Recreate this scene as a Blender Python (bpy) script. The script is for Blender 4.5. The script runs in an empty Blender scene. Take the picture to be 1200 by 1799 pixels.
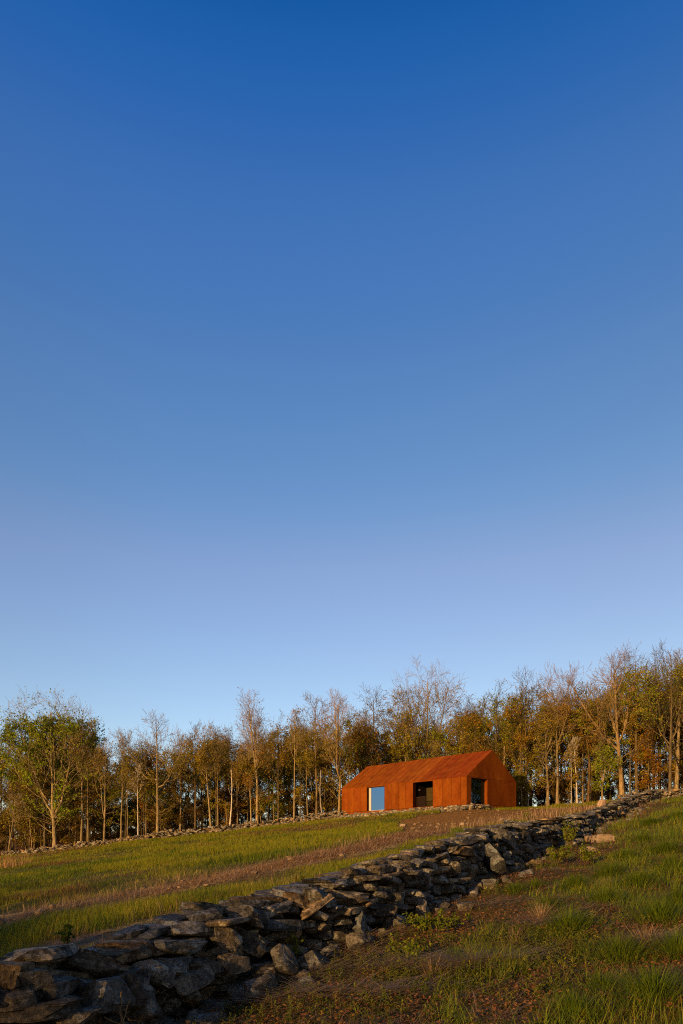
import bpy, math
import numpy as np

S = bpy.context.scene
COL = S.collection
# ------------------------------------------------------------------ camera, sky, sun, exposure
F, CX, HY = 1199.0, 600.0, 1500.0            # focal length, principal column and horizon row in photo pixels
cam_d = bpy.data.cameras.new("camera")
cam_d.sensor_fit = 'VERTICAL'
cam_d.sensor_height = 36.0
cam_d.sensor_width = 24.0
cam_d.lens = 24.0
cam_d.shift_y = 0.3336                        # a shift lens: the camera is level, verticals stay vertical
cam_d.clip_start = 0.1
cam_d.clip_end = 8000
cam = bpy.data.objects.new("camera", cam_d)
cam.rotation_euler = (math.radians(90), 0, 0)
COL.objects.link(cam)
S.camera = cam

SUN_EL = math.radians(10.0)
SUN_H = np.array([-0.57, -0.82])             # horizontal direction towards the sun (behind the camera, left)
SUN_H = SUN_H / np.linalg.norm(SUN_H)
SUN_AZ = math.atan2(SUN_H[0], SUN_H[1])

W = bpy.data.worlds.new("World")
S.world = W
W.use_nodes = True
nt = W.node_tree
bg = nt.nodes["Background"]
sky = nt.nodes.new("ShaderNodeTexSky")
sky.sky_type = 'NISHITA'
sky.sun_disc = False
sky.sun_elevation = SUN_EL
sky.sun_rotation = SUN_AZ
sky.altitude = 300
sky.air_density = 1.0
sky.dust_density = 0.6
sky.ozone_density = 3.0
tc = nt.nodes.new("ShaderNodeTexCoord")
sep = nt.nodes.new("ShaderNodeSeparateXYZ")
nt.links.new(tc.outputs["Generated"], sep.inputs[0])
ramp = nt.nodes.new("ShaderNodeValToRGB")     # the deep polarised zenith and the pale band low in the sky
cr = ramp.color_ramp
cr.interpolation = 'CARDINAL'
SKY_RAMP = [(0.0, (1.70, 0.80, 0.72)), (0.238, (1.70, 0.80, 0.745)), (0.31, (1.27, 0.785, 0.765)), (0.44, (0.82, 0.755, 0.785)), (0.592, (0.57, 0.70, 0.86)),
            (0.70, (0.37, 0.635, 0.95)), (0.785, (0.078, 0.46, 0.86)), (0.90, (0.045, 0.19, 0.32)), (1.0, (0.04, 0.15, 0.26))]
cr.elements[0].position, cr.elements[0].color = SKY_RAMP[0][0], (*SKY_RAMP[0][1], 1)
cr.elements[1].position, cr.elements[1].color = SKY_RAMP[-1][0], (*SKY_RAMP[-1][1], 1)
for p_, c_ in SKY_RAMP[1:-1]:
    e_ = cr.elements.new(p_)
    e_.color = (*c_, 1)
nt.links.new(sep.outputs["Z"], ramp.inputs["Fac"])
mul = nt.nodes.new("ShaderNodeMix")
mul.data_type = 'RGBA'
mul.blend_type = 'MULTIPLY'
mul.inputs["Factor"].default_value = 1.0
nt.links.new(sky.outputs[0], mul.inputs["A"])
nt.links.new(ramp.outputs[0], mul.inputs["B"])
# towards the low sun, behind and beside the camera, the evening sky turns warmer and dimmer in the blue
mr = nt.nodes.new("ShaderNodeMapRange")
mr.inputs["From Min"].default_value = -0.35
mr.inputs["From Max"].default_value = 0.35
nt.links.new(sep.outputs["Y"], mr.inputs["Value"])
side = nt.nodes.new("ShaderNodeMix")
side.data_type = 'RGBA'
side.inputs["A"].default_value = (0.72, 0.50, 0.34, 1)
side.inputs["B"].default_value = (1, 1, 1, 1)
nt.links.new(mr.outputs["Result"], side.inputs["Factor"])
mul2 = nt.nodes.new("ShaderNodeMix")
mul2.data_type = 'RGBA'
mul2.blend_type = 'MULTIPLY'
mul2.inputs["Factor"].default_value = 1.0
nt.links.new(mul.outputs["Result"], mul2.inputs["A"])
nt.links.new(side.outputs["Result"], mul2.inputs["B"])
# and a little deeper away from the sun, to the right
mr2 = nt.nodes.new("ShaderNodeMapRange")
mr2.inputs["From Min"].default_value = -0.22
mr2.inputs["From Max"].default_value = 0.36
nt.links.new(sep.outputs["X"], mr2.inputs["Value"])
away = nt.nodes.new("ShaderNodeMix")
away.data_type = 'RGBA'
away.inputs["A"].default_value = (1, 1, 1, 1)
away.inputs["B"].default_value = (0.91, 0.85, 0.80, 1)
nt.links.new(mr2.outputs["Result"], away.inputs["Factor"])
mul3 = nt.nodes.new("ShaderNodeMix")
mul3.data_type = 'RGBA'
mul3.blend_type = 'MULTIPLY'
mul3.inputs["Factor"].default_value = 1.0
nt.links.new(mul2.outputs["Result"], mul3.inputs["A"])
nt.links.new(away.outputs["Result"], mul3.inputs["B"])
nt.links.new(mul3.outputs["Result"], bg.inputs["Color"])
bg.inputs["Strength"].default_value = 0.145

sd = bpy.data.lights.new("sun", 'SUN')
sd.energy = 2.7
sd.angle = math.radians(0.5)
sd.color = (1.0, 0.56, 0.20)
sun = bpy.data.objects.new("sun", sd)
from mathutils import Vector
sv = Vector((SUN_H[0] * math.cos(SUN_EL), SUN_H[1] * math.cos(SUN_EL), math.sin(SUN_EL)))
sun.rotation_euler = sv.to_track_quat('Z', 'Y').to_euler()
COL.objects.link(sun)
S.view_settings.view_transform = 'Standard'
S.view_settings.look = 'None'
S.view_settings.exposure = 1.0
S.view_settings.gamma = 1.0
S.cycles.max_bounces = 6
S.cycles.transparent_max_bounces = 8
S.cycles.use_denoising = False
S.cycles.filter_width = 1.1

# ------------------------------------------------------------------ helpers: noise, meshes, tags
def _h(ix, iy, seed):
    n = (ix.astype(np.int64) * 374761393 + iy.astype(np.int64) * 668265263 + seed * 2147483647) & 0x7fffffff
    n = ((n ^ (n >> 13)) * 1274126177) & 0x7fffffff
    return ((n ^ (n >> 16)) & 0xffff) / 65535.0

def vnoise(x, y, seed=0):
    ix, iy = np.floor(x), np.floor(y)
    fx, fy = x - ix, y - iy
    fx, fy = fx * fx * (3 - 2 * fx), fy * fy * (3 - 2 * fy)
    a, b = _h(ix, iy, seed), _h(ix + 1, iy, seed)
    c, d = _h(ix, iy + 1, seed), _h(ix + 1, iy + 1, seed)
    return (a * (1 - fx) + b * fx) * (1 - fy) + (c * (1 - fx) + d * fx) * fy

def fbm(x, y, seed=0, octs=3):
    r, a, t = 0, 0.5, 0
    for o in range(octs):
        r = r + a * vnoise(x * 2 ** o + 17.3 * o, y * 2 ** o - 9.1 * o, seed + o)
        t += a
        a *= 0.5
    return r / t

def noise3(p, seed=0):
    return (vnoise(p[:, 0] + p[:, 2] * 0.71, p[:, 1] - p[:, 2] * 0.53, seed)
            + vnoise(p[:, 1] + p[:, 0] * 0.37, p[:, 2] + p[:, 0] * 0.61, seed + 7)) - 1.0

def sstep(a, b, x):
    t = np.clip((x - a) / (b - a), 0, 1)
    return t * t * (3 - 2 * t)

class MB:
    """Collects vertex and face arrays, then links them as ONE mesh object."""
    def __init__(self):
        self.v, self.f, self.c, self.n = [], [], [], 0
    def add(self, v, f, col=(1, 1, 1)):
        v = np.asarray(v, float).reshape(-1, 3)
        if isinstance(f, np.ndarray):
            f = [f]
        for q in f:
            if len(q):
                self.f.append(np.asarray(q, np.int64) + self.n)
        self.v.append(v)
        c = np.asarray(col, float)
        if c.ndim == 1:
            c = np.broadcast_to(c, (len(v), 3))
        self.c.append(c)
        self.n += len(v)
    def mesh(self, name, mat, origin=(0, 0, 0), smooth=False, sharp=None, tint=True):
        me = bpy.data.meshes.new(name)
        v = np.concatenate(self.v) - np.asarray(origin, float)
        me.vertices.add(len(v))
        me.vertices.foreach_set("co", v.astype(np.float32).ravel())
        loops = np.concatenate([q.ravel() for q in self.f])
        tot = np.concatenate([np.full(len(q), q.shape[1]) for q in self.f])
        me.loops.add(len(loops))
        me.loops.foreach_set("vertex_index", loops.astype(np.int32))
        me.polygons.add(len(tot))
        start = np.concatenate([[0], np.cumsum(tot)[:-1]])
        me.polygons.foreach_set("loop_start", start.astype(np.int32))
        me.update(calc_edges=True)
        if tint:
            c = np.concatenate(self.c)
            at = me.attributes.new("tint", 'FLOAT_COLOR', 'POINT')
            at.data.foreach_set("color", np.concatenate([c, np.ones((len(c), 1))], 1).astype(np.float32).ravel())
        me.polygons.foreach_set("use_smooth", np.full(len(tot), bool(smooth)))
        if smooth and sharp:
            me.set_sharp_from_angle(angle=math.radians(sharp))
        me.materials.append(mat)
        return me
    def build(self, name, mat, parent=None, origin=None, **kw):
        o_ = np.array(parent.location) if parent is not None else np.zeros(3)
        if parent is not None and parent.parent is not None:
            o_ = o_ + np.array(parent.parent.location)
        if parent is None and origin is not None:
            o_ = np.asarray(origin, float)
        ob = bpy.data.objects.new(name, self.mesh(name, mat, o_, **kw))
        COL.objects.link(ob)
        if parent is not None:
            ob.parent = parent
        elif origin is not None:
            ob.location = origin
        return ob

def tag(o, label=None, cat=None, group=None, kind=None):
    for k, v in (("label", label), ("category", cat), ("group", group), ("kind", kind)):
        if v:
            o[k] = v
    return o

def empty(name, loc, label, cat, group=None):
    o = bpy.data.objects.new(name, None)
    o.location = [float(q) for q in loc]
    o.empty_display_size = 0.2
    COL.objects.link(o)
    return tag(o, label, cat, group)

def box(mb, o, ax, ay, az, lo, hi, col=(1, 1, 1)):
    """A box in the frame o + ax*x + ay*y + az*z between corners lo and hi."""
    o, ax, ay, az = (np.asarray(q, float) for q in (o, ax, ay, az))
    v = [o + ax * x + ay * y + az * z for x in (lo[0], hi[0]) for y in (lo[1], hi[1]) for z in (lo[2], hi[2])]
    f = np.array([[0, 1, 3, 2], [4, 6, 7, 5], [0, 4, 5, 1], [2, 3, 7, 6], [0, 2, 6, 4], [1, 5, 7, 3]])
    mb.add(np.array(v), f, col)

def tubes(mb, P, R, sides, col=(1, 1, 1)):
    """Batch of tapered tubes: P (n,k,3) centre lines, R (n,k) radii."""
    n, k, _ = P.shape
    T = np.gradient(P, axis=1)
    T /= np.linalg.norm(T, axis=2, keepdims=True) + 1e-9
    ref = np.where(np.abs(T[:, :1, 2:3]) > 0.8, np.array([[[1.0, 0, 0]]]), np.array([[[0, 0, 1.0]]]))
    U = np.cross(T, np.broadcast_to(ref, T.shape))
    U /= np.linalg.norm(U, axis=2, keepdims=True) + 1e-9
    V = np.cross(T, U)
    a = np.arange(sides) / sides * 2 * math.pi
    ring = (P[:, :, None, :] + R[:, :, None, None] * (np.cos(a)[None, None, :, None] * U[:, :, None, :]
            + np.sin(a)[None, None, :, None] * V[:, :, None, :]))
    idx = np.arange(n * k * sides).reshape(n, k, sides)
    q = np.stack([idx[:, :-1], np.roll(idx, -1, 2)[:, :-1], np.roll(idx, -1, 2)[:, 1:], idx[:, 1:]], -1).reshape(-1, 4)
    c = np.asarray(col, float)
    if c.ndim == 2:
        c = np.repeat(c, k * sides, 0)
    mb.add(ring.reshape(-1, 3), q, c)

# ------------------------------------------------------------------ materials
def mat(name, rough=0.8, spec=0.3):
    m = bpy.data.materials.new(name)
    m.use_nodes = True
    b = m.node_tree.nodes["Principled BSDF"]
    b.inputs["Roughness"].default_value = rough
    b.inputs["Specular IOR Level"].default_value = spec
    return m, m.node_tree, b

def N(t, typ, **kw):
    n = t.nodes.new("ShaderNode" + typ)
    for k, v in kw.items():
        setattr(n, k, v)
    return n

def ramp_of(t, fac, stops):
    r = N(t, "ValToRGB")
    e = r.color_ramp.elements
    e[0].position, e[0].color = stops[0][0], (*stops[0][1], 1)
    e[1].position, e[1].color = stops[-1][0], (*stops[-1][1], 1)
    for p, c in stops[1:-1]:
        q = e.new(p)
        q.color = (*c, 1)
    t.links.new(fac, r.inputs["Fac"])
    return r.outputs["Color"]

def noise_of(t, scale, detail=4, rough=0.6, vec=None, stretch=None, coord="Object"):
    n = N(t, "TexNoise")
    n.inputs["Scale"].default_value = scale
    n.inputs["Detail"].default_value = detail
    n.inputs["Roughness"].default_value = rough
    if vec is None:
        vec = N(t, "TexCoord").outputs[coord]
    if stretch:
        mp = N(t, "Mapping")
        mp.inputs["Scale"].default_value = stretch
        t.links.new(vec, mp.inputs["Vector"])
        vec = mp.outputs["Vector"]
    t.links.new(vec, n.inputs["Vector"])
    return n.outputs["Fac"]

def mixc(t, a, b, fac, mode='MIX'):
    m = N(t, "Mix", data_type='RGBA', blend_type=mode)
    for sock, v in (("A", a), ("B", b), ("Factor", fac)):
        s = m.inputs[sock]
        if hasattr(v, "is_linked"):
            t.links.new(v, s)
        elif sock == "Factor":
            s.default_value = v
        else:
            s.default_value = (*v, 1)
    return m.outputs["Result"]

def attr(t, name="tint"):
    return N(t, "Attribute", attribute_name=name).outputs["Color"]

def bump(t, b, h, strength=0.4, dist=0.05):
    n = N(t, "Bump")
    n.inputs["Strength"].default_value = strength
    n.inputs["Distance"].default_value = dist
    t.links.new(h, n.inputs["Height"])
    t.links.new(n.outputs["Normal"], b.inputs["Normal"])

def leaf_mat(name, trans=0.35, rough=0.6, spec=0.2):
    m, t, b = mat(name, rough, spec)
    c = attr(t)
    t.links.new(c, b.inputs["Base Color"])
    tr = N(t, "BsdfTranslucent")
    t.links.new(c, tr.inputs["Color"])
    mx = N(t, "MixShader")
    mx.inputs["Fac"].default_value = trans
    t.links.new(b.outputs[0], mx.inputs[1])
    t.links.new(tr.outputs[0], mx.inputs[2])
    t.links.new(mx.outputs[0], t.nodes["Material Output"].inputs["Surface"])
    return m

M_leaf = leaf_mat("foliage", 0.2)
M_grass = leaf_mat("grass_blades", 0.18)

def make_bark(name, stops, dark, streak=(6, 6, 1.2)):
    m, t, b = mat(name, 0.9, 0.15)
    n1 = noise_of(t, 1.2, 5, 0.65, stretch=streak)
    c = ramp_of(t, n1, stops)
    n2 = noise_of(t, 0.8, 3)
    c = mixc(t, c, dark, ramp_of(t, n2, [(0.5, (0, 0, 0)), (0.68, (0.8, 0.8, 0.8))]))
    c = mixc(t, c, attr(t), 1.0, 'MULTIPLY')
    t.links.new(c, b.inputs["Base Color"])
    bump(t, b, n1, 0.6, 0.04)
    return m

M_bark = make_bark("bark", [(0.3, (0.09, 0.07, 0.034)), (0.5, (0.26, 0.205, 0.11)), (0.7, (0.44, 0.36, 0.22))], (0.13, 0.11, 0.06))
M_birch = make_bark("birch_bark", [(0.25, (0.25, 0.21, 0.17)), (0.45, (0.62, 0.58, 0.52)), (0.7, (0.78, 0.75, 0.70))], (0.35, 0.29, 0.22), (2, 2, 7))

# schist with lichen
M_stone, t, b = mat("schist", 0.85, 0.25)
n1 = noise_of(t, 3.0, 6, 0.65)
n2 = noise_of(t, 22.0, 5, 0.7)
nl = noise_of(t, 5.5, 4, 0.7)
strata = noise_of(t, 2.2, 5, 0.65, stretch=(1.2, 1.2, 16))
c = ramp_of(t, n1, [(0.32, (0.040, 0.041, 0.041)), (0.5, (0.135, 0.129, 0.115)), (0.66, (0.28, 0.265, 0.235))])
c = mixc(t, c, ramp_of(t, n2, [(0.34, (0.35, 0.35, 0.35)), (0.66, (1.5, 1.46, 1.4))]), 1.0, 'MULTIPLY')
c = mixc(t, c, (0.36, 0.36, 0.32), ramp_of(t, nl, [(0.53, (0, 0, 0)), (0.60, (0.8, 0.8, 0.8))]))
nm = noise_of(t, 2.3, 4, 0.7)
c = mixc(t, c, (0.12, 0.075, 0.025), ramp_of(t, nm, [(0.56, (0, 0, 0)), (0.70, (0.42, 0.42, 0.42))]))
c = mixc(t, c, attr(t), 1.0, 'MULTIPLY')
t.links.new(c, b.inputs["Base Color"])
hh = mixc(t, strata, n2, 0.45)
bump(t, b, hh, 1.0, 0.07)

# pale boulders
M_pale, t, b = mat("pale_stone", 0.85, 0.25)
n1 = noise_of(t, 6.0, 6, 0.7)
n2 = noise_of(t, 18.0, 4, 0.7)
c = ramp_of(t, n1, [(0.3, (0.22, 0.19, 0.16)), (0.5, (0.42, 0.36, 0.31)), (0.7, (0.58, 0.53, 0.47))])
c = mixc(t, c, (0.10, 0.09, 0.08), ramp_of(t, n2, [(0.55, (0, 0, 0)), (0.68, (0.8, 0.8, 0.8))]))
c = mixc(t, c, attr(t), 1.0, 'MULTIPLY')
t.links.new(c, b.inputs["Base Color"])
bump(t, b, n2, 0.6, 0.04)

# ------------------------------------------------------------------ terrain
CTRL = np.array([
    (2.95, 5.9, -1.50), (0, 6.86, -1.74), (-3.4, 6.86, -2.15), (0, 11, -1.34), (-1.7, 8.8, -1.80), (1.93, 14.5, -0.9),
    (4.55, 19.5, -0.35), (9.34, 28, 0.55), (13.8, 36, 1.5), (19.2, 46, 2.9), (26.1, 58, 4.4),
    (5.15, 10.3, -0.86), (8.3, 16.6, 0.0), (14.4, 28.8, 1.68), (22.5, 45, 3.42), (33, 66, 5.5), (18, 30, 2.2), (28, 45, 4.0),
    (-7, 14, -1.87), (-8.9, 17.7, -1.77), (-4.5, 21.5, -0.99), (0, 27, 0), (3.3, 33, 0.83), (-18.4, 37, -1.23), (-10, 41, 0),
    (-38, 76, -0.36), (-29.8, 76, 0.60), (-21.5, 76, 1.50), (-12.5, 75, 2.36), (-4.9, 74, 3.07), (0, 71, 3.55),
    (11, 60, 3.85), (16.6, 65.2, 4.05), (8.3, 50, 2.25), (12, 48, 2.62), (20.7, 62, 4.15), (6, 44, 1.75),
    (18, 68, 4.5), (25, 70, 5.15), (30, 90, 5.0), (5, 80, 4.1), (0, 95, 4.4), (-35, 100, 1.9), (40, 110, 3.8), (0, 120, 5.4), (-40, 130, 4.2),
    (0, -10, -2.9), (-20, -20, -4.6), (20, -20, -2.0), (-60, -60, -6.0), (60, 0, 2.0), (-60, 20, -4.5), (-75, 70, -3.0), (70, 70, 5.0), (60, 130, 3.0),
    (0, 3, -1.95), (-6, 6, -2.4), (0, -60, -5.0),
], float)

def _phi(r2):
    return np.where(r2 > 1e-9, 0.5 * r2 * np.log(np.maximum(r2, 1e-9)), 0)
_xy = CTRL[:, :2] / 20
_n = len(CTRL)
_K = _phi(((_xy[:, None] - _xy[None]) ** 2).sum(2)) + np.eye(_n) * 0.002
_P = np.concatenate([np.ones((_n, 1)), _xy], 1)
_A = np.block([[_K, _P], [_P.T, np.zeros((3, 3))]])
_w = np.linalg.solve(_A, np.concatenate([CTRL[:, 2], np.zeros(3)]))

def ground(x, y):
    x, y = np.asarray(x, float), np.asarray(y, float)
    sh = x.shape
    x, y = x.ravel(), y.ravel()
    out = np.empty(len(x))
    for i in range(0, len(x), 40000):
        q = np.stack([x[i:i + 40000], y[i:i + 40000]], 1)
        r = np.linalg.norm(q - [0, 45], axis=1)
        cl = np.minimum(1, 110 / np.maximum(r, 1e-6))
        qq = ([0, 45] + (q - [0, 45]) * cl[:, None]) / 20
        z = _phi(((qq[:, None] - _xy[None]) ** 2).sum(2)) @ _w[:_n] + _w[_n] + qq @ _w[_n + 1:]
        k = sstep(100, 320, r)
        out[i:i + 40000] = z * (1 - k) - 6.0 * k
    d = np.hypot(x, y)
    amp = 0.10 * (1 - sstep(60, 140, d))
    out = out + amp * (fbm(x / 2.3, y / 2.3, 5, 3) - 0.5) + 0.5 * amp * (vnoise(x * 2.2, y * 2.2, 9) - 0.5)
    return out.reshape(sh)

def gz(x, y):
    return float(ground(np.array([x]), np.array([y]))[0])

def px_ground(px, py):
    """Where the view ray through a photo pixel meets the ground."""
    Y = np.geomspace(4, 140, 1500)
    z = ground((px - CX) / F * Y, Y) - (HY - py) / F * Y
    i = np.argmax(z > 0) if (z > 0).any() else len(Y) - 1
    y = Y[i]
    return np.array([(px - CX) / F * y, y, gz((px - CX) / F * y, y)])

# the dry stone wall: crest given in photo pixels and depth
WALL = np.array([((px - CX) / F * Y, Y, (HY - py) / F * Y) for px, py, Y in [
    (-120, 1706, 5.6), (0, 1684, 6.6), (130, 1664, 7.2), (370, 1594, 8.8), (600, 1533, 11.0), (760, 1484, 14.5), (880, 1452, 19.5),
    (1000, 1438, 28.0), (1060, 1421, 36.0), (1100, 1404, 46.0), (1140, 1391, 58.0), (1150, 1388, 64.0)]])
_seg = np.concatenate([[0], np.cumsum(np.hypot(*np.diff(WALL[:, :2], axis=0).T))])
WL = _seg[-1]
_ss = np.linspace(0, WL, 600)
_wx = np.interp(_ss, _seg, WALL[:, 0])
_wy = np.interp(_ss, _seg, WALL[:, 1])
_ker = np.ones(41) / 41
_wx = np.convolve(np.pad(_wx, 20, 'reflect', reflect_type='odd'), _ker, 'valid')
_wy = np.convolve(np.pad(_wy, 20, 'reflect', reflect_type='odd'), _ker, 'valid')

def wall_at(s):
    x, y = np.interp(s, _ss, _wx), np.interp(s, _ss, _wy)
    e = 0.5
    tx = np.interp(s + e, _ss, _wx) - np.interp(s - e, _ss, _wx)
    ty = np.interp(s + e, _ss, _wy) - np.interp(s - e, _ss, _wy)
    l = math.hypot(tx, ty)
    return x, y, tx / l, ty / l, np.interp(s, _seg, WALL[:, 2])

def wall_dist(x, y):
    """Signed distance to the wall's line: positive on the side of the near slope."""
    x, y = np.asarray(x), np.asarray(y)
    out = np.full(x.shape, 1e9)
    sg = np.zeros(x.shape)
    for i in range(0, 599, 12):
        j = min(i + 12, 599)
        ax, ay, bx, by = _wx[i], _wy[i], _wx[j], _wy[j]
        dx, dy = bx - ax, by - ay
        t_ = np.clip(((x - ax) * dx + (y - ay) * dy) / (dx * dx + dy * dy), 0, 1)
        d = np.hypot(x - ax - t_ * dx, y - ay - t_ * dy)
        s_ = np.sign((x - ax) * dy - (y - ay) * dx)
        m = d < out
        out = np.where(m, d, out)
        sg = np.where(m, s_, sg)
    return out * sg

# track and bare earth, marked in photo pixels and carried onto the ground
TRACK = np.array([px_ground(*p)[:2] for p in [(-150, 1652), (0, 1622), (120, 1598), (230, 1578), (350, 1553), (480, 1525), (600, 1499), (680, 1480), (760, 1464)]])
TRACK2 = np.array([px_ground(*p)[:2] for p in [(110, 1662), (190, 1640), (260, 1622), (330, 1604)]])
EARTH = np.array([px_ground(*p)[:2] for p in [(676, 1453), (700, 1470), (740, 1475), (800, 1462), (870, 1450), (930, 1443), (985, 1436), (1040, 1424),
                  (1085, 1409), (1118, 1398), (1085, 1399), (1040, 1405), (1000, 1411), (960, 1415), (915, 1419), (905, 1424), (860, 1423), (822, 1421), (780, 1428), (720, 1438)]])

EARTH[:, 1] = np.minimum(EARTH[:, 1], 66.5)
EARTH[:, 0] = np.minimum(EARTH[:, 0], 30.0)

def seg_dist(x, y, pts):
    out = np.full(np.shape(x), 1e9)
    for (ax, ay), (bx, by) in zip(pts[:-1], pts[1:]):
        dx, dy = bx - ax, by - ay
        t_ = np.clip(((x - ax) * dx + (y - ay) * dy) / (dx * dx + dy * dy), 0, 1)
        out = np.minimum(out, np.hypot(x - ax - t_ * dx, y - ay - t_ * dy))
    return out

def in_poly(x, y, pts):
    r = np.zeros(np.shape(x), bool)
    for (ax, ay), (bx, by) in zip(pts, np.roll(pts, -1, 0)):
        r ^= ((ay > y) != (by > y)) & (x < (bx - ax) * (y - ay) / (by - ay + 1e-12) + ax)
    return r

HC = np.array([11.0, 60.0])                    # the house's near corner
HU = np.array([-0.68, 0.733]); HU /= np.linalg.norm(HU)
HV = np.array([-HU[1] * -1, -HU[0]]);           # (0.733, 0.68)
HL, HW = 16.1, 7.66

def house_uv(x, y):
    return (x - HC[0]) * HU[0] + (y - HC[1]) * HU[1], (x - HC[0]) * HV[0] + (y - HC[1]) * HV[1]

def track_mask(x, y):
    w = 1.15 + 1.3 * (fbm(x / 1.7, y / 1.7, 31, 3) - 0.5)
    a = 1 - sstep(0.55, 1.25, seg_dist(x, y, TRACK) / w / 1.15)
    b2 = 1 - sstep(0.4, 1.0, seg_dist(x, y, TRACK2) / np.maximum(w * 0.6, 0.1))
    return np.maximum(a, b2 * 0.8)

def earth_mask(x, y):
    jx, jy = (fbm(x / 1.5, y / 1.5, 41) - 0.5) * 3.6, (fbm(x / 1.5, y / 1.5, 47) - 0.5) * 4.5
    return in_poly(x + jx, y + jy, EARTH).astype(float)

def house_mask(x, y):
    u, v = house_uv(x, y)
    return ((u > -0.2) & (u < HL + 0.2) & (v > -0.2) & (v < HW + 0.2)).astype(float)

def tree_line(x):
    """Depth of the edge of the wood."""
    return np.interp(x, [-60, -38, -12, 0, 8, 17, 27, 45], [76.5, 76.5, 75.5, 73, 76, 69, 69, 66])

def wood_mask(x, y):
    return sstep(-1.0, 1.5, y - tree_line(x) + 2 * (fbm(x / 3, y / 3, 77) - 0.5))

# ground sheet
def axis(lo, hi, step, far, n):
    g = np.geomspace(step, far, n)
    o_ = np.cumsum(g)
    o_ = o_ / o_[-1] * far
    return np.concatenate([lo - o_[::-1], np.arange(lo, hi + 1e-6, step), hi + o_])
gx, gy = axis(-44, 44, 0.36, 4000, 34), axis(-4, 100, 0.36, 4000, 34)
GX, GY = np.meshgrid(gx, gy)
GZ = ground(GX, GY)
idx = np.arange(GX.size).reshape(GX.shape)
quads = np.stack([idx[:-1, :-1], idx[:-1, 1:], idx[1:, 1:], idx[1:, :-1]], -1).reshape(-1, 4)
gm = np.stack([track_mask(GX, GY).ravel(), earth_mask(GX, GY).ravel(), wood_mask(GX, GY).ravel()], 1)
M_ground, t, b = mat("ground_cover", 0.95, 0.1)
sepc = N(t, "SeparateColor")
t.links.new(attr(t), sepc.inputs[0])
n1 = noise_of(t, 0.55, 6, 0.65)
n2 = noise_of(t, 6.0, 6, 0.7)
n3 = noise_of(t, 35.0, 4, 0.7)
c = ramp_of(t, n1, [(0.32, (0.055, 0.07, 0.008)), (0.5, (0.10, 0.09, 0.014)), (0.66, (0.15, 0.10, 0.025))])
lit = ramp_of(t, n2, [(0.3, (0.11, 0.06, 0.02)), (0.5, (0.20, 0.12, 0.045)), (0.7, (0.34, 0.24, 0.12))])
c = mixc(t, c, lit, ramp_of(t, n2, [(0.46, (0, 0, 0)), (0.64, (.8, .8, .8))]))
dirt = ramp_of(t, n2, [(0.3, (0.17, 0.105, 0.07)), (0.55, (0.27, 0.18, 0.125)), (0.72, (0.38, 0.28, 0.20))])
earth = ramp_of(t, n2, [(0.3, (0.12, 0.066, 0.032)), (0.55, (0.21, 0.12, 0.06)), (0.75, (0.32, 0.21, 0.12))])
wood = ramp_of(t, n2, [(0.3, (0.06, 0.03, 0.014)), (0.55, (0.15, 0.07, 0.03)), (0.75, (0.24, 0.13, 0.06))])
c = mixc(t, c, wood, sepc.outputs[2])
c = mixc(t, c, earth, sepc.outputs[1])
c = mixc(t, c, dirt, sepc.outputs[0])
c = mixc(t, c, ramp_of(t, n3, [(0.3, (0.6, 0.6, 0.6)), (0.7, (1.3, 1.3, 1.3))]), 1.0, 'MULTIPLY')
t.links.new(c, b.inputs["Base Color"])
bump(t, b, mixc(t, n2, n3, 0.5), 0.8, 0.08)
mb = MB()
mb.add(np.stack([GX.ravel(), GY.ravel(), GZ.ravel()], 1), quads, gm)
tag(mb.build("ground", M_ground, smooth=True), kind="structure")

_ground_fn = ground
def ground(x, y):
    """Height of the ground sheet itself (between its grid points), so that small things lie on it."""
    x, y = np.asarray(x, float), np.asarray(y, float)
    i = np.clip(np.searchsorted(gx, x) - 1, 0, len(gx) - 2)
    j = np.clip(np.searchsorted(gy, y) - 1, 0, len(gy) - 2)
    u, v = (x - gx[i]) / (gx[i + 1] - gx[i]), (y - gy[j]) / (gy[j + 1] - gy[j])
    return (GZ[j, i] * (1 - u) + GZ[j, i + 1] * u) * (1 - v) + (GZ[j + 1, i] * (1 - u) + GZ[j + 1, i + 1] * u) * v

def sheet(name, mask_fn, pts, mt, lift):
    lo, hi = pts.min(0) - 2, pts.max(0) + 2
    X, Y = np.meshgrid(np.arange(lo[0], hi[0], 0.22), np.arange(lo[1], hi[1], 0.22))
    m = mask_fn(X, Y) > 0.5
    Z = ground(X, Y) + lift
    id_ = np.arange(X.size).reshape(X.shape)
    q = np.stack([id_[:-1, :-1], id_[:-1, 1:], id_[1:, 1:], id_[1:, :-1]], -1)
    k = m[:-1, :-1] & m[1:, 1:] & m[:-1, 1:] & m[1:, :-1]
    q = q[k]
    used, inv = np.unique(q.ravel(), return_inverse=True)
    v = np.stack([X.ravel(), Y.ravel(), Z.ravel()], 1)[used]
    mm = MB()
    mm.add(v, inv.reshape(-1, 4))
    return tag(mm.build(name, mt, smooth=True), kind="structure")

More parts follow.
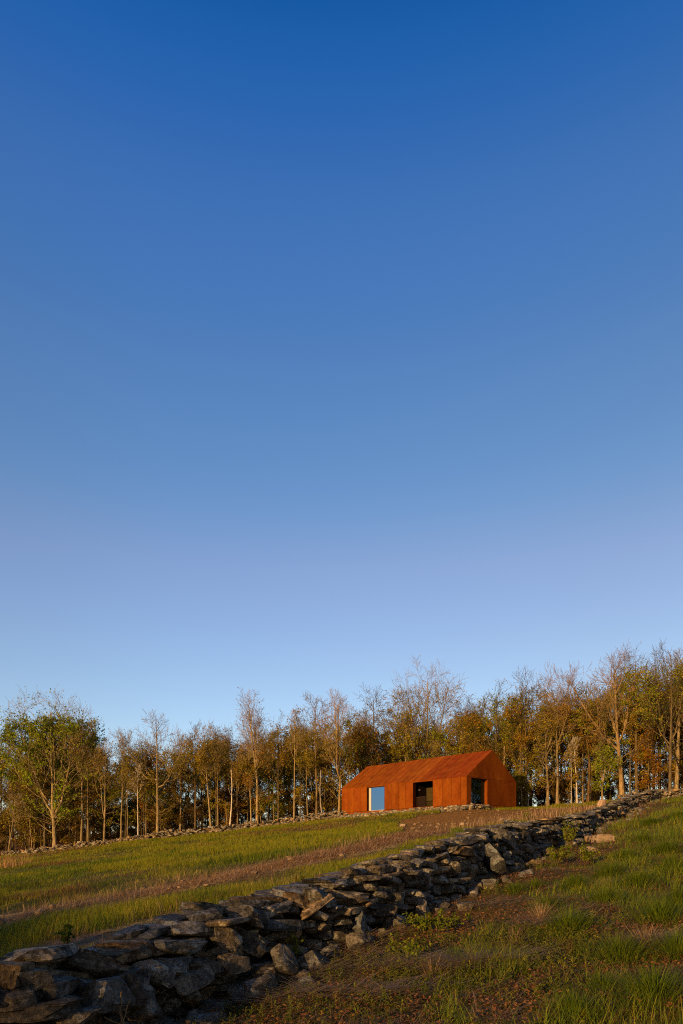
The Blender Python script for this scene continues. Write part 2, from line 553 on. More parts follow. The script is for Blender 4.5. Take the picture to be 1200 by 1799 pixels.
def soil(name, stops):
    m, t, b = mat(name, 0.95, 0.1)
    n2 = noise_of(t, 5.0, 6, 0.72)
    n3 = noise_of(t, 30.0, 4, 0.7)
    c = ramp_of(t, n2, stops)
    c = mixc(t, c, ramp_of(t, n3, [(0.3, (0.55, 0.55, 0.55)), (0.7, (1.4, 1.4, 1.4))]), 1.0, 'MULTIPLY')
    t.links.new(c, b.inputs["Base Color"])
    bump(t, b, mixc(t, n2, n3, 0.5), 0.9, 0.1)
    return m
sheet("path", track_mask, TRACK, soil("dry_dirt", [(0.3, (0.20, 0.14, 0.045)), (0.5, (0.42, 0.31, 0.12)), (0.70, (0.60, 0.47, 0.23))]), 0.012)
sheet("bare_earth", earth_mask, EARTH, soil("raw_earth", [(0.3, (0.16, 0.080, 0.018)), (0.5, (0.29, 0.155, 0.038)), (0.72, (0.46, 0.29, 0.11))]), 0.016)

# ------------------------------------------------------------------ the house
BZ = 3.35                                        # bottom of the cladding, below the soil
SEAM, EAVE, RIDGE = 4.34, 6.80, 9.45
U3, V3, Z3 = np.array([*HU, 0]), np.array([*HV, 0]), np.array([0, 0, 1.0])
H0 = np.array([HC[0], HC[1], 0.0])
house = empty("house", (HC[0], HC[1], BZ), "gabled house clad all over in rust-orange steel panels on the hillside", "house")

M_cor, t, b = mat("weathering_steel", 0.85, 0.08)
co = N(t, "TexCoord").outputs["Object"]
n1 = noise_of(t, 0.9, 6, 0.7, stretch=(1.3, 1.3, 0.55))
n2 = noise_of(t, 3.5, 6, 0.75)
n3 = noise_of(t, 30, 3, 0.7)
c = ramp_of(t, n1, [(0.30, (0.155, 0.036, 0.003)), (0.5, (0.225, 0.058, 0.005)), (0.70, (0.29, 0.088, 0.008))])
c = mixc(t, c, ramp_of(t, n2, [(0.3, (0.84, 0.82, 0.80)), (0.7, (1.12, 1.14, 1.16))]), 1.0, 'MULTIPLY')
c = mixc(t, c, ramp_of(t, n3, [(0.3, (0.85, 0.83, 0.8)), (0.7, (1.1, 1.1, 1.1))]), 1.0, 'MULTIPLY')
c = mixc(t, c, attr(t), 1.0, 'MULTIPLY')
t.links.new(c, b.inputs["Base Color"])
bump(t, b, n2, 0.15, 0.02)
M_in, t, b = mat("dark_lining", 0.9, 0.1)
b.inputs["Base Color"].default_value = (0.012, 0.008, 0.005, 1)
M_room, t, b = mat("room_plaster", 0.9, 0.1)
b.inputs["Base Color"].default_value = (0.42, 0.40, 0.37, 1)
M_frame, t, b = mat("pale_aluminium", 0.4, 0.5)
b.inputs["Base Color"].default_value = (0.62, 0.60, 0.58, 1)
M_dframe, t, b = mat("dark_frame", 0.45, 0.4)
b.inputs["Base Color"].default_value = (0.02, 0.018, 0.016, 1)
M_ply, t, b = mat("timber_door", 0.6, 0.3)
n1 = noise_of(t, 3, 5, 0.6, stretch=(5, 5, 0.6))
t.links.new(ramp_of(t, n1, [(0.3, (0.035, 0.026, 0.006)), (0.7, (0.075, 0.055, 0.013))]), b.inputs["Base Color"])

def glass(name, refl, tint):
    m = bpy.data.materials.new(name)
    m.use_nodes = True
    t = m.node_tree
    t.nodes.remove(t.nodes["Principled BSDF"])
    g = N(t, "BsdfGlossy")
    g.inputs["Roughness"].default_value = 0.0
    g.inputs["Color"].default_value = (0.26, 0.53, 1.0, 1)
    tr = N(t, "BsdfTransparent")
    tr.inputs["Color"].default_value = (*tint, 1)
    mx = N(t, "MixShader")
    mx.inputs["Fac"].default_value = refl
    t.links.new(tr.outputs[0], mx.inputs[1])
    t.links.new(g.outputs[0], mx.inputs[2])
    t.links.new(mx.outputs[0], t.nodes["Material Output"].inputs["Surface"])
    return m
M_gglass = glass("gable_glass", 0.2, (0.12, 0.14, 0.2))
M_glass = glass("window_glass", 0.58, (0.15, 0.20, 0.30))

rngH = np.random.default_rng(4)
def tint_panel(base=1.0, var=0.13):
    k = base * (1 + rngH.uniform(-var, var))
    return np.array([k, k * (1 + rngH.uniform(-0.08, 0.08)), k])

OPEN_F = [(3.79, 6.19, SEAM, 6.72), (9.907, 12.33, SEAM - 0.05, 6.69)]     # along the front: porch, window
OPEN_G = [(0.593, 3.04, 4.43, 6.75)]                                        # in the gable
TH = 0.05

def panels(mb, o, ax, nrm, cuts, rows, openings, base=1.0, gap=0.022):
    """Cladding sheets between the column cuts, standing TH proud of the shell, open joints between them."""
    for (z0, z1, cc) in rows:
        for a, c_ in zip(cc[:-1], cc[1:]):
            if any(a > q[0] - 0.05 and c_ < q[1] + 0.05 and z0 > q[2] - 0.1 and z1 < q[3] + 0.15 for q in openings):
                continue
            box(mb, o, ax, nrm, Z3, (a + gap / 2, 0, z0 + gap / 2), (c_ - gap / 2, TH, z1 - gap / 2), tint_panel(base))

# shell: dark carcass behind the cladding, with the openings left out
def carcass():
    mb = MB()
    D = 0.30
    def wall(o, ax, inn, L, ops):
        xs = sorted([0, L] + [q for p in ops for q in p[:2]])
        for a, c_ in zip(xs[:-1], xs[1:]):
            op = [p for p in ops if abs(p[0] - a) < 1e-6]
            if op:
                box(mb, o, ax, inn, Z3, (a, 0, BZ), (c_, D, op[0][2]))
                if EAVE - 0.02 - op[0][3] > 0.03:
                    box(mb, o, ax, inn, Z3, (a, 0, op[0][3]), (c_, D, EAVE - 0.02))
            else:
                box(mb, o, ax, inn, Z3, (a, 0, BZ), (c_, D, EAVE - 0.02))
    wall(H0, U3, V3, HL, OPEN_F)
    wall(H0 + V3 * HW, U3, -V3, HL, [])
    wall(H0 + V3 * D, V3, U3, HW - 2 * D, [(q[0] - D, q[1] - D, q[2], q[3]) for q in OPEN_G])
    wall(H0 + U3 * HL + V3 * D, V3, -U3, HW - 2 * D, [])
    return mb
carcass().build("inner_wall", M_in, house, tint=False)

mb = MB()
# front cladding
fr = [0, 0.62, 1.62, 2.66, 3.79, 6.19, 7.15, 8.05, 9.0, 9.907, 12.33, 13.2, 14.25, 15.1, HL]
pl = [0, 0.9, 2.3, 3.79, 5.1, 6.19, 7.6, 9.0, 9.907, 11.2, 12.33, 13.6, 15.0, HL]
sh = [0, 0.62, 1.62, 2.66, 3.79]
rows = [(BZ, SEAM, pl), (SEAM, EAVE, fr)]
# the sheets over the openings are thin lintels
panels(mb, H0, U3, -V3, fr, [(BZ, SEAM - 0.05, pl)], [])
for a, c_ in zip(fr[:-1], fr[1:]):
    op = [q for q in OPEN_F if abs(q[0] - a) < 0.01]
    if op:
        box(mb, H0, U3, -V3, Z3, (a, 0, op[0][3]), (c_, TH, EAVE), tint_panel())
        if op[0][2] > SEAM - 0.04:
            box(mb, H0, U3, -V3, Z3, (a, 0, SEAM - 0.034), (c_, TH, op[0][2]), tint_panel())
    else:
        box(mb, H0, U3, -V3, Z3, (a + 0.014, 0, SEAM - 0.024), (c_ - 0.014, TH, EAVE), tint_panel())
# reveals of the openings (rust sheet lining), front side ones darkened to stand for their shade
for q in OPEN_F:
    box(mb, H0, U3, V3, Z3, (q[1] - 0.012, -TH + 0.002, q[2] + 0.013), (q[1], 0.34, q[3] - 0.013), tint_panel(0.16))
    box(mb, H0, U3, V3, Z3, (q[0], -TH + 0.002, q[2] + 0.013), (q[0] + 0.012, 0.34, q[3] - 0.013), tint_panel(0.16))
    box(mb, H0, U3, V3, Z3, (q[0], -TH + 0.002, q[2]), (q[1], 0.34, q[2] + 0.012), tint_panel(0.9))
    box(mb, H0, U3, V3, Z3, (q[0], -TH + 0.002, q[3] - 0.012), (q[1], 0.34, q[3]), tint_panel(0.9))
# near gable
gr = [0, 0.593, 3.04, 4.15, 5.3, 6.45, HW]
panels(mb, H0, V3, -U3, gr, [(BZ, 4.43, gr)], [])
for a, c_ in zip(gr[:-1], gr[1:]):
    if abs(a - 0.593) < 0.01:
        box(mb, H0, V3, -U3, Z3, (a, 0, 6.75), (c_, TH, EAVE), tint_panel())
    else:
        box(mb, H0, V3, -U3, Z3, (a + (0.014 if a else -TH), 0, 4.446), (c_ - (0.014 if c_ < HW else -TH), TH, EAVE), tint_panel())
q = OPEN_G[0]
box(mb, H0, V3, U3, Z3, (q[1] - 0.012, -TH + 0.002, q[2] + 0.013), (q[1], 0.36, q[3] - 0.013), tint_panel(1.0))
box(mb, H0, V3, U3, Z3, (q[0], -TH + 0.002, q[2] + 0.013), (q[0] + 0.012, 0.36, q[3] - 0.013), tint_panel(0.9))
box(mb, H0, V3, U3, Z3, (q[0], -TH + 0.002, q[2]), (q[1], 0.36, q[2] + 0.012), tint_panel(0.9))
box(mb, H0, V3, U3, Z3, (q[0], -TH + 0.002, q[3] - 0.012), (q[1], 0.36, q[3]), tint_panel(0.9))
# gable peak sheets, cut to the slope of the roof
def peak(mb, o, ax, nrm, cuts):
    def top(x):
        return EAVE + (RIDGE - EAVE) * (1 - abs(x - HW / 2) / (HW / 2))
    for a, c_ in zip(cuts[:-1], cuts[1:]):
        a2, b2 = a + 0.013, c_ - 0.013
        xs = [a2] + ([HW / 2] if a2 < HW / 2 < b2 else []) + [b2]
        prof = [(a2, EAVE + 0.016)] + [(x, max(top(x), EAVE + 0.02)) for x in xs] + [(b2, EAVE + 0.016)]
        n = len(prof)
        v = [o + ax * x + Z3 * z + nrm * d for d in (0, TH) for x, z in prof]
        tn = tint_panel()
        mb.add(np.array(v), [np.array([list(range(n))]), np.array([[n + i for i in range(n)][::-1]]),
               np.array([[i, (i + 1) % n, n + (i + 1) % n, n + i] for i in range(n)])], tn)
peak(mb, H0, V3, -U3, [0, 0.95, 1.9, 2.9, HW / 2 + 0.4, 5.3, 6.45, HW])
peak(mb, H0 + U3 * HL, V3, U3, [0, 1.9, HW / 2, 5.6, HW])
panels(mb, H0 + U3 * HL, V3, U3, None, [(BZ, EAVE, [0, 1.9, 3.8, 5.7, HW])], [])
panels(mb, H0 + V3 * HW, U3, V3, None, [(BZ, EAVE, list(np.linspace(0, HL, 13)))], [])
mb.build("wall_cladding", M_cor, house)
# solid core behind the peaks
for o in (H0 + U3 * 0.02, H0 + U3 * (HL - 0.27)):
    mb = MB()
    pr = [(0.1, EAVE - 0.03), (HW - 0.1, EAVE - 0.03), (HW / 2, RIDGE - 0.1)]
    v = [o + V3 * x + Z3 * z + U3 * d for d in (-0.018, 0.25) for x, z in pr]
    mb.add(np.array(v), [np.array([[0, 1, 2], [5, 4, 3]]), np.array([[0, 3, 4, 1], [1, 4, 5, 2], [2, 5, 3, 0]])])
    mb.build("gable_core", M_in, house, tint=False)
# roof: sheets from eave to ridge on both slopes
mb = MB()
slope = np.array([HW / 2, RIDGE - EAVE])
SL = np.linalg.norm(slope)
for side in (0, 1):
    o = (H0 if side == 0 else H0 + V3 * HW) + Z3 * EAVE
    inn = V3 if side == 0 else -V3
    up = inn * (slope[0] / SL) + Z3 * (slope[1] / SL)
    nr = Z3 * (slope[0] / SL) - inn * (slope[1] / SL)
    cut = [-TH] + list(np.linspace(0, HL, 22)[1:-1] + rngH.uniform(-0.08, 0.08, 20)) + [HL + TH]
    for a, c_ in zip(cut[:-1], cut[1:]):
        box(mb, o, U3, up, nr, (a + 0.006, -0.06, 0.0), (c_ - 0.006, SL - 0.005, 0.055), tint_panel(1.16, 0.07) * (np.array([.86, .70, .7]) if a < 5.0 else 1))
        if a > 0:
            box(mb, o, U3, up, nr, (a - 0.012, -0.05, 0.050), (a + 0.012, SL - 0.02, 0.075), tint_panel(0.85, 0.05))
    box(mb, o, U3, up, nr, (0, 0.0, -0.12), (HL, SL - 0.1, -0.01), (0.3, 0.3, 0.3))
mb.build("roof", M_cor, house)

# rooms behind the openings
mb = MB()
box(mb, H0, U3, V3, Z3, (7.0, 0.32, 4.02), (15.6, 7.2, 4.20))            # floor
box(mb, H0, U3, V3, Z3, (7.0, 4.6, 4.21), (15.6, 4.7, 6.76))             # back wall
box(mb, H0, U3, V3, Z3, (15.61, 0.32, 4.21), (15.7, 4.7, 6.76))
box(mb, H0, U3, V3, Z3, (6.9, 0.32, 4.21), (6.99, 4.7, 6.76))
mb.build("room_lining", M_room, house, tint=False)
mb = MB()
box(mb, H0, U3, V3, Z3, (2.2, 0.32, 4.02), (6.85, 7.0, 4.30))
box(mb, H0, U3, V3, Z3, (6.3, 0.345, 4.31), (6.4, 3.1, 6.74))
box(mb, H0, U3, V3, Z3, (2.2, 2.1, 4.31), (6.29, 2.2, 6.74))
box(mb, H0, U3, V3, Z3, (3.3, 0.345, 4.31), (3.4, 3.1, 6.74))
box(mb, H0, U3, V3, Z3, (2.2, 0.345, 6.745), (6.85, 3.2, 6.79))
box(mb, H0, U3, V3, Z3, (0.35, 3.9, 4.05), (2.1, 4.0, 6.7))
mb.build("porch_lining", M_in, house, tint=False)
mb = MB()
box(mb, H0, U3, V3, Z3, (4.3, 2.02, 4.31), (6.28, 2.08, 6.40))
door = mb.build("door", M_ply, house, tint=False)
for i in range(3):
    mb = MB()
    box(mb, H0, U3, V3, Z3, (4.32, 2.005, 4.85 + i * 0.5), (6.26, 2.019, 4.868 + i * 0.5))
    mb.build("board_joint", M_dframe, door, tint=False)
mb = MB()
box(mb, H0, U3, V3, Z3, (5.05, 0.42, 5.32), (6.15, 0.46, 5.37))
box(mb, H0, U3, V3, Z3, (5.05, 0.42, 4.36), (6.15, 0.46, 4.40))
for i in range(19):
    x = 5.06 + i * 0.06
    box(mb, H0, U3, V3, Z3, (x, 0.432, 4.40), (x + 0.022, 0.448, 5.32))
M_rail, t, b = mat("rail_steel", 0.6, 0.4)
b.inputs["Base Color"].default_value = (0.035, 0.016, 0.008, 1)
mb.build("railing", M_rail, house, tint=False)
mb = MB()
box(mb, H0, U3, V3, Z3, (6.22, 0.9, 6.05), (6.295, 1.05, 6.10))
mb.build("wall_lamp", M_frame, house, tint=False)

def window(o, ax, inn, q, fm, left_w, gm, depth=0.22, f=0.05):
    mbw = MB()
    x0, x1, z0, z1 = q[0] + 0.013, q[1] - 0.013, q[2] + 0.013, q[3] - 0.013
    box(mbw, o, ax, inn, Z3, (x0, depth, z0), (x1, depth + 0.06, z0 + f))
    box(mbw, o, ax, inn, Z3, (x0, depth, z1 - f), (x1, depth + 0.06, z1))
    box(mbw, o, ax, inn, Z3, (x0, depth, z0 + f), (x0 + f, depth + 0.06, z1 - f))
    box(mbw, o, ax, inn, Z3, (x1 - left_w, depth, z0 + f), (x1, depth + 0.06, z1 - f))
    w = mbw.build("window", fm, house, tint=False)
    mp = MB()
    p0, p1, p2, p3 = [o + ax * x + inn * (depth + 0.03) + Z3 * z for x, z in ((x0 + f, z0 + f), (x1 - left_w, z0 + f), (x1 - left_w, z1 - f), (x0 + f, z1 - f))]
    mp.add(np.array([p0, p1, p2, p3]), np.array([[0, 1, 2, 3]]))
    mp.build("pane", gm, w, tint=False)
window(H0, U3, V3, OPEN_F[1], M_frame, 0.30, M_glass)
window(H0, V3, U3, OPEN_G[0], M_dframe, 0.05, M_gglass, 0.26)

# a white armchair seen through the big pane
M_white, t, b = mat("white_upholstery", 0.8, 0.2)
b.inputs["Base Color"].default_value = (0.85, 0.83, 0.80, 1)
ac = H0 + U3 * 11.05 + V3 * 1.2
chair = empty("armchair", (ac[0], ac[1], 4.2), "white upholstered armchair behind the large front window pane", "armchair")
def chair_part(name, lo, hi):
    mq = MB()
    box(mq, ac, U3, V3, Z3, lo, hi)
    ob = mq.build(name, M_white, chair, tint=False)
    bv = ob.modifiers.new("soft_edges", 'BEVEL')
    bv.width = 0.04
    bv.segments = 3
chair_part("seat", (-0.38, -0.35, 4.30), (0.38, 0.40, 4.66))
chair_part("backrest", (-0.38, 0.41, 4.32), (0.38, 0.58, 5.16))
chair_part("armrest", (-0.52, -0.35, 4.30), (-0.39, 0.5, 4.86))
chair_part("armrest", (0.39, -0.35, 4.30), (0.52, 0.5, 4.86))
for sx in (-0.42, 0.42):
    for sy in (-0.28, 0.44):
        mq = MB()
        box(mq, ac, U3, V3, Z3, (sx - 0.02, sy - 0.02, 4.2), (sx + 0.02, sy + 0.02, 4.32))
        mq.build("leg", M_dframe, chair, tint=False)

# ------------------------------------------------------------------ trees
PAL = {   # but for dim, real leaf colours in early spring: young green, olive, bronze, last year's russet
    'green': [(0.17, 0.26, 0.010), (0.24, 0.31, 0.012), (0.10, 0.16, 0.008), (0.31, 0.34, 0.014)],
    'olive': [(0.26, 0.225, 0.010), (0.19, 0.18, 0.008), (0.34, 0.275, 0.014), (0.12, 0.115, 0.006)],
    'bronze': [(0.29, 0.215, 0.012), (0.37, 0.26, 0.018), (0.17, 0.125, 0.009), (0.23, 0.18, 0.010)],
    'russet': [(0.29, 0.14, 0.012), (0.36, 0.19, 0.018), (0.16, 0.075, 0.009), (0.26, 0.155, 0.014)],
    'dim': [(0.10, 0.058, 0.010), (0.14, 0.08, 0.012), (0.07, 0.052, 0.008), (0.09, 0.078, 0.008)],  # leaf colours darkened to stand in for shade inside the wood
}

def unit(a):
    return a / (np.linalg.norm(a, axis=-1, keepdims=True) + 1e-9)

def grow(rng, P, R, m, f0, f1, ang, length, k, wander, trop, rf, taper=0.25, shorten=0.6):
    """Children of a batch of branches: m on each parent between fractions f0 and f1."""
    n, kk, _ = P.shape
    f = f0 + (f1 - f0) * (np.arange(m)[None] + rng.uniform(0.1, 0.9, (n, m))) / m
    x = f * (kk - 1)
    i = np.clip(x.astype(int), 0, kk - 2)
    w = (x - i)[..., None]
    row = np.arange(n)[:, None]
    st = P[row, i] * (1 - w) + P[row, i + 1] * w
    tan = unit(P[row, i + 1] - P[row, i])
    rad = R[row, i] * (1 - w[..., 0]) + R[row, i + 1] * w[..., 0]
    az = rng.uniform(0, 6.283, (n, 1)) + np.arange(m)[None] * 2.399 + rng.normal(0, 0.4, (n, m))
    ref = np.where(np.abs(tan[..., 2:]) > 0.9, np.array([1.0, 0, 0]), np.array([0, 0, 1.0]))
    a = unit(np.cross(tan, ref))
    b = np.cross(tan, a)
    th = np.radians(ang) * rng.uniform(0.75, 1.25, (n, m))
    d = tan * np.cos(th)[..., None] + (a * np.cos(az)[..., None] + b * np.sin(az)[..., None]) * np.sin(th)[..., None]
    L = length * (np.ones((n, 1)) if np.isscalar(length) else 1) * (1 - shorten * (f - f0) / max(f1 - f0, 1e-6)) * rng.uniform(0.7, 1.25, (n, m))
    st, d, L = st.reshape(-1, 3), d.reshape(-1, 3), L.reshape(-1)
    r0 = (rad * rf).reshape(-1) * rng.uniform(0.8, 1.1, n * m)
    Q = [st]
    seg = (L / (k - 1))[:, None]
    for s in range(k - 1):
        d = unit(d + rng.normal(0, wander, d.shape) + np.array([0, 0, trop]))
        Q.append(Q[-1] + d * seg)
    Q = np.stack(Q, 1)
    t_ = np.linspace(0, 1, k)[None]
    RR = r0[:, None] * (1 - (1 - taper) * t_)
    return Q, np.maximum(RR, 0.006), L

def leaves_mb(rng, pts, size, pal, mix=None):
    n = len(pts)
    nrm = unit(rng.normal(0, 1, (n, 3)) + np.array([0, 0, 0.35]))
    a = unit(np.cross(nrm, rng.normal(0, 1, (n, 3))))
    b = np.cross(nrm, a)
    s = size * rng.uniform(0.55, 1.25, (n, 1))
    a, b = a * s * 0.5, b * s * 0.36
    fold = nrm * s * 0.16
    v = np.stack([pts - a, pts + b * 0.9 + fold, pts + a, pts - b * 0.9 + fold], 1).reshape(-1, 3)
    c = np.array(PAL[pal])[rng.integers(0, 4, n)]
    if mix:
        c2 = np.array(PAL[mix])[rng.integers(0, 4, n)]
        c = np.where((rng.random((n, 1)) < 0.4), c2, c)
    c = c * rng.uniform(0.75, 1.25, (n, 1))
    m = MB()
    m.add(v, np.arange(4 * n).reshape(-1, 4), np.repeat(c, 4, 0))
    return m

def tree_shape(seed, H, r0, stems=1, fork=0.0, cb=0.45, spread=0.26, limbs=11, lean=(0, 0), wander=0.05, leaf=2000, size=0.15,
               pal='bronze', mix=None, leaf_lo=0.16, leaf_hi=1.0, ang=42, snag=False, tintw=(1, 1, 1), low=3, sub=(6, 5), curve=0.0, dirs=None):
    """(trunk, branches, foliage) collectors for one tree, base at the origin."""
    rng = np.random.default_rng(seed)
    r0 = r0 * 0.78
    spread = spread * 1.12
    k = 14
    tt = np.linspace(0, 1, k)
    P, R = [], []
    for s in range(stems):
        a = rng.uniform(0, 6.283) if s or stems > 2 else 0
        div = 0.0 if s == 0 and stems < 3 else rng.uniform(0.10, 0.22)
        if dirs:
            a, div = dirs[s]
        hs = H * (1 if s == 0 else rng.uniform(0.82, 0.98))
        f = fork * rng.uniform(0.8, 1.1)
        x = np.zeros((k, 3))
        x[:, 2] = tt * hs
        out = np.maximum(tt - f, 0)
        out = out ** 0.8 if fork else out
        x[:, 0] = lean[0] * H * tt ** 1.15 + math.cos(a) * div * hs * out + curve * H * np.sin(tt * 3.14) * 0.5
        x[:, 1] = lean[1] * H * tt + math.sin(a) * div * hs * out
        wv = np.cumsum(rng.normal(0, wander, (k, 2)), 0) * H * 0.028 * np.minimum(1, tt * 3)[:, None]
        x[:, :2] += wv
        if s and fork:                         # leave the main stem at the fork
            m = np.clip((tt - f) / 0.12, 0, 1)[:, None]
            x = P[0] * (1 - m) + x * m
        P.append(x)
        rr = r0 * (1 - 0.83 * tt ** 0.9) * (1 + 0.55 * np.exp(-tt * 22))
        R.append(rr * (1 if s == 0 else 0.78))
    P, R = np.array(P), np.array(R)
    if snag:
        R = np.maximum(R, r0 * 0.45)
    trunk = MB()
    br = trunk
    tubes(trunk, P, R, 8, tintw)
    if snag:
        Q, RQ, _ = grow(rng, P, R, 4, 0.45, 0.85, 40, H * 0.16, 6, 0.25, 0.12, 0.5, 0.4)
        tubes(trunk, Q, RQ, 5, tintw)
        Q2, RQ2, _ = grow(rng, Q, RQ, 3, 0.4, 1, 45, H * 0.08, 4, 0.2, 0.1, 0.5)
        tubes(br, Q2, RQ2, 4, tintw)
        pts = np.concatenate([Q2.reshape(-1, 3)])
    else:
        L1, R1, n1 = grow(rng, P, R, limbs, cb, 0.97, ang, spread * H, 8, 0.10, 0.10, 0.52, 0.25)
        tubes(trunk, L1, R1, 6, tintw)
        if low:
            Ll, Rl, _ = grow(rng, P, R, low, min(0.16, cb * 0.4), cb, 62, spread * H * 0.62, 6, 0.14, 0.04, 0.24, 0.3, 0.1)
            tubes(br, Ll, Rl, 4, tintw)
            L2b, R2b, _ = grow(rng, Ll, Rl, 4, 0.3, 1, 45, spread * H * 0.2, 4, 0.2, 0.04, 0.5)
        L2, R2, _ = grow(rng, L1, R1, sub[0], 0.22, 1.0, 40, spread * H * 0.46, 6, 0.15, 0.07, 0.58, 0.3, 0.5)
        L2t, R2t, _ = grow(rng, P, R, 5, 0.78, 1.0, 32, spread * H * 0.42, 6, 0.13, 0.07, 0.6, 0.3, 0.4)
        L2, R2 = np.concatenate([L2, L2t]), np.concatenate([R2, R2t])
        if low:
            tubes(br, L2b, R2b, 3, tintw)
        tubes(br, L2, R2, 4, tintw)
        L3, R3, _ = grow(rng, L2, R2, sub[1], 0.2, 1.0, 38, spread * H * 0.20, 4, 0.16, 0.05, 0.6, 0.5, 0.3)
        R3 = np.clip(R3, 0.011, 0.03)
        tubes(br, L3, R3, 3, tintw)
        pts = np.concatenate([L3[:, 1:].reshape(-1, 3), L3[:, 2:].reshape(-1, 3), L2[:, 2:].reshape(-1, 3)])
        if low:
            pts = np.concatenate([pts, L2b.reshape(-1, 3), L2b.reshape(-1, 3), Ll[:, 2:].reshape(-1, 3)])
    zz = pts[:, 2] / H
    w = np.clip((zz - leaf_lo) / 0.1, 0.02, 1) * np.clip((leaf_hi - zz) / 0.12, 0.03, 1)
    # clumps: some boughs carry more leaf than others
    w = w * np.clip(0.10 + 2.4 * (vnoise(pts[:, 0] * 0.55 + pts[:, 2] * 0.3, pts[:, 1] * 0.55 + pts[:, 2] * 0.5, seed) - 0.22), 0.05, 2)
    fol = None
    if leaf:
        leaf = int(leaf * 1.3)
        size = size * 1.02
        q = pts[rng.choice(len(pts), leaf, p=w / w.sum())] + rng.normal(0, 0.13, (leaf, 3))
        fol = leaves_mb(rng, q, size, pal, mix)
    return trunk, br, fol

def make_tree(name, loc, label, cat, bark, group=None, **kw):
    t_, br, fol = tree_shape(**kw)
    root = empty(name, loc, label, cat, group)
    for nm, m, mt in (("trunk", t_, bark), ("foliage", fol, M_leaf)):
        if m is not None and m.n:
            ob = bpy.data.objects.new(nm, m.mesh(nm, mt, smooth=nm != "foliage"))
            COL.objects.link(ob)
            ob.parent = root
    return root

def copy_tree(src, loc, rot, scale, label=None, group=None):
    r = src.copy()
    COL.objects.link(r)
    r.location = [float(q) for q in loc]
    r.rotation_euler = (0, 0, rot)
    r.scale = scale
    if label:
        r['label'] = label
    if group:
        r['group'] = group
    for ch in list(src.children):
        c_ = ch.copy()
        COL.objects.link(c_)
        c_.parent = r
    return r

G1 = "trees along the edge of the wood"
